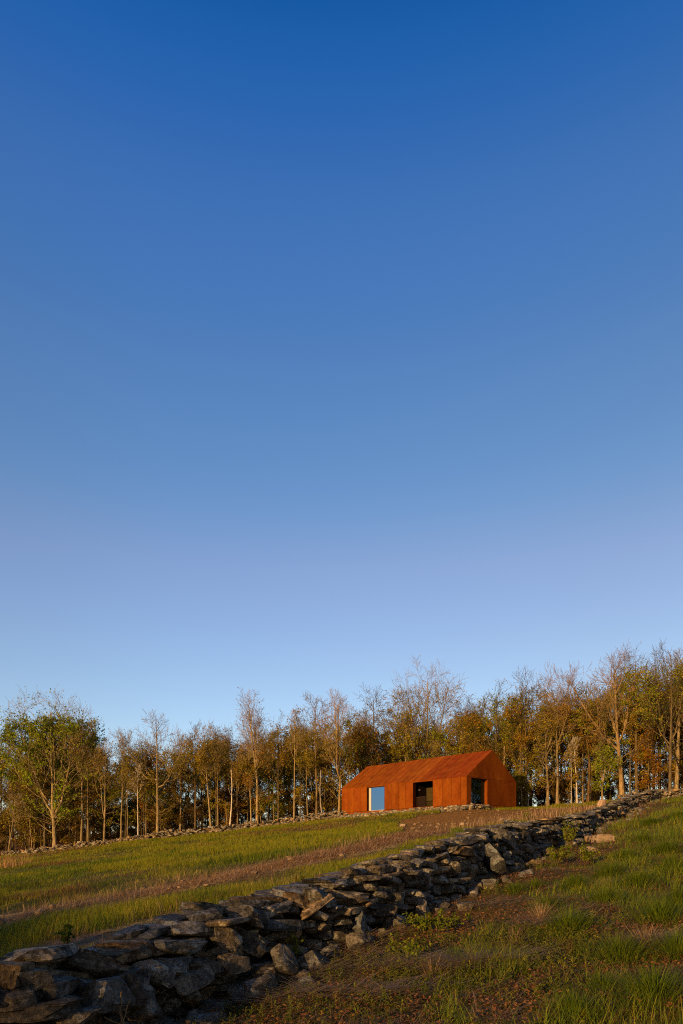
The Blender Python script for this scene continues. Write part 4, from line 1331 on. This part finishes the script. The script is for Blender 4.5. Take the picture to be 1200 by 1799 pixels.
stone_thing("stone_wall", "low tumbled stone wall along the foot of the wood behind the meadow", "stone wall", (-12.5, 73.5, gz(-12.5, 73.5)), low, 100)

# rubble footing along the front of the house
low = []
for i in range(950):
    u = rngs.uniform(-0.6, HL + 0.8)
    off = abs(rngs.normal(0, 0.55)) + 0.25
    p = HC + HU * u - HV * off
    d = rngs.uniform(0.18, 0.5)
    low_put(p[0], p[1], gz(*p) + 0.08 + 0.42 * max(0, 1 - off / 1.2) * rngs.random(), (d, d * rngs.uniform(.6, 1), d * rngs.uniform(.3, .65)), 2, 1.4 * rngs.uniform(.5, 1.6))
stone_thing("stone_footing", "loose row of pale rubble stones along the front foot of the rust-orange house", "stone row", (HC[0], HC[1] - 1, gz(HC[0], HC[1] - 1)), low, 100)
low = []
for i in range(150):
    v = rngs.uniform(-0.4, 3.1)
    off = 0.45 + rngs.normal(0, 0.16)
    p = HC + HV * v - HU * off
    d = rngs.uniform(0.22, 0.62)
    low_put(p[0], p[1], gz(*p) + 0.40 * rngs.random() * (1 if v < 2.6 else .5), (d, d * rngs.uniform(.5, .8), d * rngs.uniform(.18, .35)), 2, 1.6)
stone_thing("stone_stack", "short neat stack of flat stones under the gable window", "stone stack", (*(HC + HV * 1.3), gz(*(HC + HV * 1.3))), low, 100)
# stub of wall at the far right behind the grass crest
low = []
for i in range(170):
    px = rngs.uniform(1086, 1230)
    k = (px - CX) / F
    Y = 62.5 + rngs.normal(0, .3)
    x = k * Y
    d = rngs.uniform(.2, .7)
    low_put(x, Y, gz(x, Y) + 0.75 * rngs.random(), (d, d * .7, d * rngs.uniform(.2, .4)), 2, 1.5)
stone_thing("stone_wall", "short broken stretch of stone wall under the trees at the upper end of the long wall", "stone wall", (33, 62.5, gz(33, 62.5)), low, 60)

# stones lying free
LOOSE = [
 ('boulder', 'large tan boulder in the grass at the right foot of the wall', 1064, 1480, 42, 14, M_pale, (.82, .73, .6), 0),
 ('boulder', 'flat tan stone joined to the left of the large tan boulder', 1040, 1479, 26, 11, M_pale, (.75, .62, .46), 0),
 ('stone', 'flat pinkish-grey slab in the grass below the large tan boulder', 1038, 1497, 30, 10, M_pale, (.82, .72, .66), 0),
 ('boulder', 'rounded grey boulder alone on the brown litter below the wall', 737, 1614, 32, 34, M_stone, (1.3, 1.25, 1.2), 0),
 ('stone', 'bright white stone wedged in the foot of the wall', 734, 1582, 22, 20, M_pale, (1.35, 1.35, 1.4), 0),
 ('boulder', 'white-blotched boulder at the foot of the wall in the lower left', 335, 1772, 64, 46, M_pale, (.8, .8, .84), 1),
 ('boulder', 'white quartz lump at the very bottom of the wall', 108, 1799, 46, 26, M_pale, (1.1, 1.1, 1.2), 0),
 ('stone', 'small white stone on the litter right of the leaning block', 862, 1543, 14, 9, M_pale, (1.3, 1.2, 1.15), 0),
 ('stone', 'pinkish flat stone low in the litter under the wall', 836, 1566, 18, 9, M_pale, (.9, .72, .66), 0),
 ('stone', 'pale round boulder alone on the bare earth near the trees', 1059, 1418, 16, 13, M_pale, (1.15, .95, .85), 0),
 ('stone', 'flat pale stone on the bare earth in front of the near corner', 813, 1450, 10, 5, M_pale, (1.1, 1.0, .9), 0),
 ('stone', 'flat pale stone lying by the track below the front wall', 709, 1453, 12, 5, M_pale, (1.1, 1.0, .9), 0),
 ('stone', 'small pale stone on the bare earth below the gable', 884, 1442, 9, 4, M_pale, (1.1, 1.0, .9), 0),
]
for nm, lab, px, py, w, h_, mt, tn, cl in LOOSE:
    g = px_ground(px, py)
    sx = w / F * g[1]
    dims = (sx, sx * 0.75, max(h_ / F * g[1] * 1.25, .05))
    p, f = rock(rngs, dims, 4 if g[1] < 14 else 3, cuts=12, boxy=0.5, rough=.07, layered=0.03)
    mb = MB()
    mb.add(p @ rot(rngs.uniform(-.3, .3), 0, 0).T + [g[0], g[1] + dims[1] * .4, g[2] + dims[2] * 0.3], f, tn)
    tag(mb.build(nm, mt, origin=g, smooth=True, sharp=40), lab, nm)
# gravel and clods strewn over the bare earth and the track
mb = MB()
lo, hi = EARTH.min(0), EARTH.max(0)
for i in range(800):
    if i < 720:
        x, y = rngs.uniform(lo, hi)
        if not in_poly(np.array([x]), np.array([y]), EARTH)[0]:
            continue
    else:
        j = rngs.integers(0, len(TRACK) - 1)
        q = TRACK[j] + (TRACK[j + 1] - TRACK[j]) * rngs.random() + rngs.normal(0, .6, 2)
        x, y = q
    if abs(float(wall_dist(np.array([x]), np.array([y]))[0])) < .6 or house_mask(np.array([x]), np.array([y]))[0]:
        continue
    d = 0.05 + 0.24 * rngs.random() ** 3
    p, f = rock(rngs, (d, d * rngs.uniform(.6, 1), d * rngs.uniform(.4, .8)), 1, cuts=4, boxy=.8)
    k = rngs.uniform(.25, .7)
    mb.add(p @ rot(rngs.uniform(0, 6), 0, 0).T + [x, y, gz(x, y) + .05 + d * .1], f, np.array([k, k * .84, k * .62]))
tag(mb.build("gravel", M_pale, smooth=True, sharp=24), "small stones strewn over the bare earth and the track", "gravel", kind="stuff")
# ------------------------------------------------------------------ grass and small plants
rngg = np.random.default_rng(33)

def blades(mb, base, h, w, th0, th1, az, col, rows=4, twist=None):
    """Curved tapering blades: th0 angle from vertical at the root, th1 further bend to the tip."""
    n = len(base)
    t_ = np.linspace(0, 1, rows)
    d = np.stack([np.cos(az), np.sin(az), np.zeros(n)], 1)
    ta = az + (rngg.uniform(0.6, 2.5, n) if twist is None else twist)
    sd_ = np.stack([np.cos(ta), np.sin(ta), np.zeros(n)], 1)
    c = base.copy()
    ring = []
    for i in range(rows):
        if i:
            a = th0 + th1 * (t_[i] + t_[i - 1]) / 2
            s = (h * (t_[i] - t_[i - 1]))[:, None]
            c = c + s * (d * np.sin(a)[:, None] + np.array([0, 0, 1.0]) * np.cos(a)[:, None])
        ww = (w * (1 - 0.75 * t_[i] ** 1.5) * 0.5)[:, None]
        if i < rows - 1:
            ring += [c - sd_ * ww, c + sd_ * ww]
        else:
            ring += [c]
    nv = 2 * rows - 1
    v = np.stack(ring, 1)
    o = (np.arange(n) * nv)[:, None]
    fs = [o + np.array([[2 * i, 2 * i + 1, 2 * i + 3, 2 * i + 2]]) for i in range(rows - 2)]
    fs.append(o + np.array([[2 * rows - 4, 2 * rows - 3, 2 * rows - 2]]))
    cc = np.repeat(col[:, None], nv, 1)
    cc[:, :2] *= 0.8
    mb.add(v.reshape(-1, 3), fs, cc.reshape(-1, 3))

G_GREEN = np.array([(0.085, 0.145, 0.008), (0.11, 0.165, 0.009), (0.14, 0.185, 0.010), (0.06, 0.105, 0.007)])
G_YEL = np.array([(0.20, 0.24, 0.010), (0.26, 0.27, 0.012), (0.155, 0.20, 0.009), (0.29, 0.25, 0.016)])
G_DRY = np.array([(0.34, 0.24, 0.14), (0.42, 0.31, 0.19), (0.26, 0.17, 0.09), (0.30, 0.20, 0.10)])
G_RUS = np.array([(0.20, 0.085, 0.03), (0.25, 0.12, 0.045), (0.15, 0.065, 0.03), (0.18, 0.10, 0.05)])
def pick(p, n):
    return p[rngg.integers(0, len(p), n)] * rngg.uniform(0.75, 1.25, (n, 1))

def scatter(n, y0, y1, side, kmin=-0.54, kmax=0.54, power=1.0):
    """Points on the ground in the view wedge, evenly per area after thinning with depth by power."""
    u = rngg.random(n)
    e = 2 - power
    y = (y0 ** e + u * (y1 ** e - y0 ** e)) ** (1 / e) if e else y0 * (y1 / y0) ** u
    x = rngg.uniform(kmin, kmax, n) * y
    d = wall_dist(x, y)
    m = (d > 0.45) if side > 0 else (d < -0.45)
    m &= house_mask(x, y) < 0.5
    return x[m], y[m], d[m]

def on(x, y, z=-0.03):
    return np.stack([x, y, ground(x, y) + z], 1)

# --- meadow beyond the wall
x, y, d = scatter(620000, 7.0, 78, -1, -0.56, 0.50, power=1.30)
tm, em, wm = track_mask(x, y), earth_mask(x, y), wood_mask(x, y)
tall = fbm(x / 3.2, y / 3.2, 91, 3)
dryp = fbm(x / 4.5 + 40, y / 4.5, 95, 3)
keep = rngg.random(len(x)) < (1 - 0.80 * tm ** 2) * (1 - em) * np.clip(2.4 * (tall - .20), 0.30, 1) * (1 - wm)
x, y, d, tall, dryp = x[keep], y[keep], d[keep], tall[keep], dryp[keep]
n = len(x)
verge = np.exp(-((seg_dist(x, y, TRACK) - 1.6) / 0.9) ** 2)
h = (0.08 + 0.20 * sstep(0.38, 0.7, tall) + 0.08 * rngg.random(n)) * rngg.uniform(0.7, 1.3, n) * np.where(d > -1.6, 1.15, 1.0)
w = np.maximum(0.005, 0.00042 * y) * rngg.uniform(0.7, 1.3, n)
yel = sstep(0.40, 0.58, fbm(x / 2.1, y / 2.1, 97, 3) + 0.004 * (y - 25))
col = np.where((rngg.random(n) < 0.08 + 0.85 * yel)[:, None], pick(G_YEL, n), pick(G_GREEN, n))
isdry = rngg.random(n) < 0.03 + 0.7 * sstep(0.56, 0.70, dryp) + 0.15 * verge
rus = rngg.random(n) < 0.5
col = np.where(isdry[:, None], np.where((rngg.random(n) < .75 - .5 * tm[keep])[:, None], pick(G_RUS, n), pick(G_DRY, n) * (.75 + .4 * tm[keep])[:, None]), col)
tmk = tm[keep]
isdry = isdry | (rngg.random(n) < tmk * .7)
h = np.where(isdry, h * 0.75, h) * (1 - .65 * tmk)
mb = MB()
near = y < 20
for m, r in ((near, 4), (~near, 3)):
    k = m.sum()
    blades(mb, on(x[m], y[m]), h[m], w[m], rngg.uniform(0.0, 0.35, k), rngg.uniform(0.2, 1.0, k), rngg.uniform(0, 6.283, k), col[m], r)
tag(mb.build("meadow_grass", M_grass), "yellow-green grass of the meadow between the wall and the wood", "grass", kind="stuff")

# --- slope this side of the wall
def dead_patch(x, y, d):
    """Where last year's red-brown growth lies flat instead of green grass."""
    q = fbm(x / 1.25, y / 0.95, 161, 3) + 0.26 * (1 - sstep(1.2, 3.6, d)) - 0.10 * sstep(11, 22, y) - 0.01 * sstep(.22, .36, x / y)
    return sstep(.49, .57, q)
x, y, d = scatter(300000, 5.2, 62, 1, -0.35, 0.56, power=1.30)
lit_ = fbm(x / 1.3, y / 1.3, 101, 3)
tus = fbm(x / 0.9, y / 0.9, 105, 2)
foot = 1 - sstep(0.8, 2.6, d + 1.6 * (lit_ - 0.5)) * 1.0
foot = np.where(y > 26, foot * 0.3, foot)
patch = fbm(x / 0.75, y / 0.75, 141, 2)
dead = dead_patch(x, y, d)
dens = (1 - .5 * dead) * np.clip(1.8 * (tus - 0.36) / 0.35, 0.03, 1) * np.where(y < 15, 0.25 + 0.75 * sstep(.40, .56, patch), 1) * (1 - 0.90 * foot) * np.clip(1.25 - 1.1 * sstep(0.52, 0.68, lit_), 0.12, 1)
dens = np.maximum(dens, (.25 + .5 * sstep(9, 14, y)) * (1 - dead) * sstep(.22, .36, x / y))
keep = rngg.random(len(x)) < np.where(y > 14, np.maximum(dens, 0.55 * (1 - foot) * (1 - .7 * dead)), dens)
x, y, d, lit_, tus, foot, dead = x[keep], y[keep], d[keep], lit_[keep], tus[keep], foot[keep], dead[keep]
n = len(x)
h = (0.07 + 0.24 * sstep(0.40, 0.72, tus) + 0.06 * rngg.random(n)) * (1 + .2 * sstep(.2, .38, x / y)) * rngg.uniform(0.65, 1.3, n) * np.where(dead > .5, .5, 1)
w = np.maximum(0.0050, 0.00055 * y) * rngg.uniform(0.7, 1.3, n)
col = np.where((rngg.random(n) < 0.30)[:, None], pick(G_YEL, n), pick(G_GREEN, n))
isdry = rngg.random(n) < 0.06 + 0.8 * dead + 0.15 * sstep(0.50, 0.64, lit_)
col = np.where(isdry[:, None], np.where((rngg.random(n) < 0.55)[:, None], pick(G_RUS, n), pick(G_DRY, n)), col)
mb = MB()
near = y < 16
for m, r in ((near, 5), (~near, 3)):
    k = m.sum()
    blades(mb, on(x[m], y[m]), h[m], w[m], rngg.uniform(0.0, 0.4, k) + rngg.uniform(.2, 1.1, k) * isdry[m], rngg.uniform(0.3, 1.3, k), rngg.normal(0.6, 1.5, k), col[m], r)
tag(mb.build("slope_grass", M_grass), "rough green grass on the near slope right of the dry stone wall", "grass", kind="stuff")

# --- dense dark sedge clumps on the near slope
def tuft_field(mb, pts, n_bl, hr, pal, spread, wd, lean=0.5):
    for (tx_, ty_, sc) in pts:
        k = int(n_bl * sc)
        r = np.abs(rngg.normal(0, spread * sc, k))
        a = rngg.uniform(0, 6.283, k)
        bx, by = tx_ + r * np.cos(a), ty_ + r * np.sin(a)
        hh = hr * sc * rngg.uniform(0.55, 1.15, k)
        blades(mb, on(bx, by), hh, np.maximum(wd, 0.0005 * ty_) * rngg.uniform(.7, 1.3, k), np.minimum(r / (spread * sc), 1.5) * lean * rngg.uniform(.5, 1.2, k), rngg.uniform(0.3, 1.2, k), a + rngg.normal(0, .35, k), pick(pal, k), 5)
mb = MB()
SEDGE = [(1000, 1640, 1.2), (960, 1600, 1.0), (1060, 1590, 1.1), (1120, 1560, 1.2), (905, 1570, .8), (1160, 1620, 1.2), (1190, 1680, 1.0), (1090, 1690, 1.1), (1150, 1760, 1.2), (1060, 1745, .8),
         (1180, 1530, 1.2), (1010, 1560, 1.0), (860, 1700, .6), (800, 1690, .7), (1010, 1790, .9), (1170, 1500, 1.3), (1100, 1510, 1.0), (1190, 1440, 1.2), (1140, 1450, 1.1), (940, 1560, .7), (1070, 1540, 1.1), (1130, 1480, 1.0), (1195, 1590, 1.1)]
tuft_field(mb, [(*px_ground(a, b_)[:2], c_) for a, b_, c_ in SEDGE], 800, 0.36, G_GREEN * 0.9, 0.20, 0.006, 0.55)
tag(mb.build("sedge", M_grass), "dark green clumps of long sedge on the near slope", "sedge", kind="stuff")

# --- flattened straw, leaf litter and twigs below the wall
mb = MB()
x, y, d = scatter(110000, 5.2, 26, 1, -0.45, 0.54, power=1.3)
lit_ = fbm(x / 1.3, y / 1.3, 101, 3)
sw = fbm(x / 1.1 + 9, y / 0.7, 111, 3)
p = np.clip(dead_patch(x, y, d) * (.35 + .65 * sstep(.42, .55, sw)), 0.03, 1)
m = rngg.random(len(x)) < p * 0.8
x, y = x[m], y[m]
n = len(x)
az = rngg.normal(0.3, 0.7, n) + np.where(rngg.random(n) < .5, math.pi, 0)
blades(mb, on(x, y, 0.02) + np.array([0, 0, 1.0]) * rngg.uniform(0, .05, (n, 1)), rngg.uniform(.15, .55, n), np.maximum(.0045, .0004 * y), rngg.uniform(1.25, 1.5, n), rngg.uniform(-.1, .25, n), az, np.where((rngg.random(n) < .7)[:, None], pick(G_DRY, n), pick(G_RUS, n)), 4, twist=math.pi / 2)
# straw trodden flat along the track
for a_, b_ in zip(TRACK[:-1], TRACK[1:]):
    L_ = np.linalg.norm(b_ - a_)
    k = int(900 * L_)
    k = min(k, 7000)
    f_ = rngg.random((k, 1))
    p_ = a_ + (b_ - a_) * f_ + rngg.normal(0, .6, (k, 2))
    az = math.atan2(*(b_ - a_)[::-1]) + rngg.normal(0, .6, k) + np.where(rngg.random(k) < .5, math.pi, 0)
    blades(mb, on(p_[:, 0], p_[:, 1], .03), rngg.uniform(.12, .4, k), np.maximum(.005, .0005 * p_[:, 1]), rngg.uniform(1.0, 1.5, k), rngg.uniform(-.2, .2, k), az, np.where((rngg.random(k) < .6)[:, None], pick(G_DRY, k) * 1.35, pick(G_RUS, k) * 1.2), 3, twist=math.pi / 2)
for px, py, sx_, sy_, k in [(720, 1702, .30, .10, 420), (800, 1706, .32, .08, 480), (880, 1701, .30, .09, 420), (560, 1722, .30, .12, 300), (620, 1690, .3, .14, 300), (1140, 1668, .16, .09, 240),
                            (690, 1752, .3, .1, 260), (960, 1632, .25, .1, 260), (520, 1760, .3, .1, 240), (850, 1600, .3, .12, 200), (1020, 1610, .3, .1, 200), (640, 1660, .25, .12, 220)]:
    c0 = px_ground(px, py)
    bx, by = c0[0] + rngg.normal(0, sx_, k), c0[1] + rngg.normal(0, sy_ * 1.6, k)
    az = rngg.normal(0.15, 0.45, k) + np.where(rngg.random(k) < .5, math.pi, 0)
    blades(mb, on(bx, by, 0.06) + np.array([0, 0, 1.0]) * rngg.uniform(0, .08, (k, 1)), rngg.uniform(.18, .6, k), np.full(k, .0085), rngg.uniform(1.25, 1.55, k), rngg.uniform(-.1, .2, k), az, pick(G_DRY, k) * 1.25, 4, twist=math.pi / 2)
tag(mb.build("straw", M_grass), "flattened pale straw lying on the near slope", "straw", kind="stuff")

mb = MB()
x, y, d = scatter(130000, 5.2, 30, 1, -0.45, 0.54, power=1.3)
lit_ = fbm(x / 1.3, y / 1.3, 101, 3)
p = np.clip(dead_patch(x, y, d), 0.04, 1)
m = rngg.random(len(x)) < p * 0.5
x, y = x[m], y[m]
n = len(x)
base = on(x, y, 0.03) + np.stack([np.zeros(n), np.zeros(n), rngg.uniform(0, .05, n)], 1)
nrm = unit(rngg.normal(0, .5, (n, 3)) + [0, 0, 1])
a = unit(np.cross(nrm, rngg.normal(0, 1, (n, 3))))
b2 = np.cross(nrm, a)
s = rngg.uniform(.022, .05, (n, 1))
v = np.stack([base - a * s * .6, base + b2 * s * .35 + nrm * s * .2, base + a * s * .6, base - b2 * s * .35 + nrm * s * .2], 1)
mb.add(v.reshape(-1, 3), np.arange(4 * n).reshape(-1, 4), np.repeat(pick(G_RUS, n), 4, 0))
tag(mb.build("fallen_leaves", M_leaf), "fallen brown leaves below the dry stone wall", "leaves", kind="stuff")

# --- small leafy shoots on the near slope
def shoots(mb, x, y, hgt, nl, ll, pal, k_w=0.30):
    n = len(x)
    base = on(x, y, -0.01)
    leanv = rngg.normal(0, .18, (n, 2)) * hgt[:, None]
    i = np.arange(nl)
    f = (i + .6) / nl
    az = rngg.uniform(0, 6.28, (n, 1)) + i[None] * 2.4
    st = base[:, None] + np.concatenate([leanv[:, None] * f[None, :, None], (hgt[:, None] * f[None])[..., None]], 2)
    up = 0.25 + 0.55 * f[None] + rngg.normal(0, .2, (n, nl))
    dr = np.stack([np.cos(az) * np.cos(up), np.sin(az) * np.cos(up), np.sin(up)], -1)
    sdv = np.stack([-np.sin(az), np.cos(az), np.zeros_like(az)], -1)
    L = (ll * rngg.uniform(.7, 1.2, (n, nl)) * (1.15 - .4 * f[None]))[..., None]
    mid = st + dr * L * .5 + np.array([0, 0, .1]) * L
    tip = st + dr * L - np.array([0, 0, .12]) * L
    v = np.stack([st, mid + sdv * L * k_w * .5, tip, mid - sdv * L * k_w * .5], 2).reshape(-1, 3)
    c = np.repeat(np.repeat(pick(pal, n)[:, None], nl, 1) * rngg.uniform(.8, 1.2, (n, nl, 1)), 4, 1).reshape(-1, 3)
    mb.add(v, np.arange(len(v)).reshape(-1, 4), c)
    P_ = np.stack([base, base + np.concatenate([leanv, hgt[:, None]], 1)], 1)
    tubes(mb, P_, np.full((n, 2), .0025), 3, (.10, .09, .03))
mb = MB()
x, y, d = scatter(30000, 5.2, 22, 1, -0.30, 0.54, power=1.1)
pp = fbm(x / 1.6 + 70, y / 1.6, 121, 3)
m = (d > 0.9) & (rngg.random(len(x)) < sstep(.47, .62, pp) * .5 * (1 - .6 * dead_patch(x, y, d)))
x, y = x[m], y[m]
shoots(mb, x, y, rngg.uniform(.06, .20, len(x)), 9, 0.075, np.array([(.10, .14, .014), (.14, .17, .018), (.19, .19, .02), (.07, .10, .012)]))
tag(mb.build("ground_cover_shoots", M_leaf), "small leafy green shoots covering the near slope", "ground cover", kind="stuff")

# --- dry standing stalks along the track, by the wall and below the bare earth
mb = MB()
def stalks(cs, n, sx, hr, pal=G_DRY, wd=.005):
    for (px, py) in cs:
        g = px_ground(px, py)
        q = rngg.normal(0, sx, (n, 2))
        q[:, 0] *= 1.4
        bx, by = g[0] + q[:, 0], g[1] + q[:, 1]
        mk = np.abs(wall_dist(bx, by)) > 0.5
        bx, by = bx[mk], by[mk]
        k = len(bx)
        blades(mb, on(bx, by), hr * rngg.uniform(.45, 1.15, k), np.maximum(wd, .00042 * by), rngg.uniform(0, .35, k), rngg.uniform(0, .7, k), rngg.uniform(0, 6.28, k), pick(pal, k), 4)
stalks([(105, 1600), (130, 1594), (160, 1590), (200, 1582), (255, 1566), (330, 1545), (360, 1548), (440, 1535), (545, 1508), (560, 1500), (640, 1478), (660, 1470), (600, 1488)], 90, .55, .42)
stalks([(255, 1640), (290, 1622), (270, 1610), (330, 1600), (470, 1560), (545, 1552), (500, 1562), (410, 1580), (150, 1652)], 55, .35, .5)
stalks([(860, 1452), (900, 1446), (930, 1440), (960, 1437), (985, 1432), (1010, 1428), (1040, 1422), (880, 1448), (820, 1458), (945, 1432), (1000, 1424)], 95, 1.1, .6, np.array([(.38, .27, .16), (.46, .34, .21), (.30, .19, .11)]))
stalks([(1085, 1452), (1100, 1442), (1110, 1432), (1125, 1420)], 70, .5, .5, G_RUS)
stalks([(20, 1525)], 260, .55, 1.15, np.array([(.40, .24, .10), (.46, .30, .14)]))
tag(mb.build("dry_stalks", M_grass), "dry straw-coloured stalks standing along the track and the wall", "dry grass", kind="stuff")

# --- tussocks and shrubs that can be told apart
def tussock(px, py, label, n, hr, spread, pal, lean=.8):
    g = px_ground(px, py)
    mb = MB()
    tuft_field(mb, [(g[0], g[1], 1.0)], n, hr, pal, spread, .006, lean)
    tag(mb.build("grass_tussock", M_grass, origin=g), label, "tussock", kind="thing")
tussock(950, 1618, "pale dry tussock with upright straw in the middle of the near slope", 300, .40, .13, G_DRY, .9)
tussock(1135, 1660, "dry straw tussock with bent stalks near the right edge", 260, .36, .2, G_DRY, 1.2)
tussock(760, 1722, "low straw tussock on the brown litter at bottom centre", 220, .34, .14, G_DRY * .8, 1.0)
tussock(1000, 1672, "low reddish tussock of dead fern beside the leafy shoots", 160, .25, .14, G_RUS, 1.2)

for px, py, lab in [(1060, 1560, "small straw tussock high on the near slope below the flat slab"), (905, 1655, "thin straw tussock among leafy shoots left of the upright one"),
                    (830, 1690, "straw tussock at the end of the long flattened straw mat"), (1090, 1735, "straw tussock between sedge clumps near the bottom right")]:
    tussock(px, py, lab, 170, .28, .13, G_DRY * .85, 1.1)

def shrub(px, py, label, H, n_st, leaf, pal, ll, name="shrub", spread=.35, lift=0.0):
    g = px_ground(px, py)
    rg = np.random.default_rng(int(px * 7 + py))
    az = rg.uniform(0, 6.28, n_st)
    k = 6
    t_ = np.linspace(0, 1, k)
    P_ = np.zeros((n_st, k, 3))
    hs = H * rg.uniform(.6, 1.05, n_st)
    sp = spread * rg.uniform(.2, 1.1, n_st)
    P_[:, :, 0] = np.cos(az)[:, None] * sp[:, None] * t_ ** .8
    P_[:, :, 1] = np.sin(az)[:, None] * sp[:, None] * t_ ** .8
    P_[:, :, 2] = hs[:, None] * t_
    P_ += np.cumsum(rg.normal(0, .012 * H * 2, P_.shape), 1)
    P_ += g + [0, 0, lift]
    root = empty(name, g, label, name)
    R_ = np.broadcast_to(.009 * (1 - .6 * t_), (n_st, k)) * max(H, .5)
    mb = MB()
    tubes(mb, P_, R_, 4, (.6, .5, .42))
    Q, RQ, _ = grow(rg, P_, np.ascontiguousarray(R_), 4, .35, 1, 42, H * .22, 4, .15, .08, .6)
    tubes(mb, Q, RQ, 3, (.6, .5, .42))
    mb.build("stems", M_bark, root)
    if leaf:
        pts = np.concatenate([Q.reshape(-1, 3), P_[:, 2:].reshape(-1, 3)])
        q = pts[rg.integers(0, len(pts), leaf)] + rg.normal(0, ll * .5, (leaf, 3))
        f = leaves_mb(rg, q, ll, pal)
        f.c = [c_ * .6 for c_ in f.c]
        f.build("foliage", M_leaf, root)
    return root
shrub(1002, 1492, "green shrub growing against the wall left of the large tan boulder", .8, 12, 420, 'green', .08, spread=.32)
shrub(978, 1520, "low green bush on the litter in front of the wall shrub", .5, 12, 380, 'green', .07, spread=.4)
shrub(1028, 1520, "low green bush just below the flat pinkish-grey slab", .45, 12, 350, 'green', .07, spread=.4)
shrub(985, 1472, "thin bare russet bush beside the wall shrub", .9, 12, 250, 'russet', .07, spread=.45)
shrub(514, 1706, "leafy green seedling in front of the big leaning slab", .55, 6, 110, 'green', .06, "plant", .12)
shrub(760, 1640, "wide low bush with dark green leaf on the brown litter", .32, 16, 700, 'green', .055, spread=.5)
shrub(720, 1690, "small dark green bush low on the litter below the rounded grey boulder", .28, 14, 450, 'green', .05, spread=.4)
shrub(925, 1440, "tiny green weed on the bare earth among pale stalks", .5, 8, 150, 'green', .08, "plant", .25)
shrub(120, 1660, "broad-leaved green weed behind the largest cap stone", .28, 7, 60, 'green', .13, "plant", .2)
shrub(526, 1573, "pale woolly-leaved weed behind the wall", .34, 7, 70, 'olive', .13, "plant", .2)
shrub(1015, 1408, "yellow-green low bush at the foot of the birch pair", .45, 14, 500, 'green', .10, spread=.8)
shrub(985, 1411, "yellow-green low bush left of the birch pair", .4, 14, 420, 'green', .10, spread=.8)

def dead_branch(pts, label, r=.014):
    P_ = np.array(pts)[None]
    mb = MB()
    tt_ = np.linspace(0, 1, 14)
    P2 = np.stack([np.interp(tt_, np.linspace(0, 1, P_.shape[1]), P_[0, :, i]) for i in range(3)], 1)[None]
    P2[:, 1:-1] = (P2[:, :-2] + P2[:, 1:-1] * 2 + P2[:, 2:]) / 4
    P2 += np.random.default_rng(3).normal(0, .006, P2.shape)
    R2 = np.linspace(r, r * .45, 14)[None]
    tubes(mb, P2, R2, 6, (.8, .7, .68))
    rg = np.random.default_rng(len(label))
    Q, RQ, _ = grow(rg, P2, R2, 7, .3, 1, 45, .28, 6, .2, 0, .6)
    tubes(mb, Q, RQ, 4, (.8, .7, .68))
    tag(mb.build("dead_branch", M_bark, origin=pts[0], smooth=True), label, "branch")
s_, fx, fy, fyaw = front_point(205, .95)
zb = gz(fx, fy)
dead_branch([(fx - .02, fy, zb - .02), (fx + .06, fy, zb + .25), (fx + .02, fy + .05, zb + .5), (fx - .06, fy + .1, zb + .68)], "grey dead branch standing against the slabs at lower left", .018)
s_, fx, fy, fyaw = front_point(120, 1.0)
zb = gz(fx, fy)
dead_branch([(fx - .45, fy, zb + .12), (fx - .2, fy - .05, zb + .08), (fx + .1, fy - .04, zb + .06), (fx + .4, fy, zb + .1)], "thin bare branch lying in front of the lowest stones", .010)
# ------------------------------------------------------------------ unseen wood put behind the camera, its top shaped to shade the foreground
rngw = np.random.default_rng(55)
D = 105.0
ctr = np.array([0.0, 14.0]) + SUN_H * D
perp = np.array([-SUN_H[1], SUN_H[0]])
n = 26000
a = rngw.uniform(-75, 75, n)
dp = rngw.uniform(-7, 7, n)
top = -1.1 + math.tan(SUN_EL) * D - 3.2 + 2.9 * (1 - sstep(1.8, 3.6, a)) + 4.0 * (fbm(a / 6, dp / 9, 131, 3) - 0.5)
zlo = -7.0
uu = rngw.random(n)
z = zlo + (top - zlo) * uu
xy = ctr + perp * a[:, None] + SUN_H * dp[:, None]
pts = np.concatenate([xy, z[:, None]], 1)
m = leaves_mb(rngw, pts, 1.3, 'olive', 'bronze')
k = 90
aa, dd = rngw.uniform(-75, 75, k), rngw.uniform(-6, 6, k)
b0 = np.concatenate([ctr + perp * aa[:, None] + SUN_H * dd[:, None], np.full((k, 1), -7.5)], 1)
tp = -1.1 + math.tan(SUN_EL) * D - 1.0
tubes(m, np.stack([b0, b0 + [0, 0, 12.0], np.concatenate([b0[:, :2], np.full((k, 1), tp)], 1)], 1), np.broadcast_to([.3, .2, .05], (k, 3)), 6, (.12, .09, .06))
tag(m.build("shade_wood", M_leaf, origin=(ctr[0], ctr[1], -7.0)), "unseen leafy wood put behind the viewpoint to shade the foreground", "wood", kind="stuff")
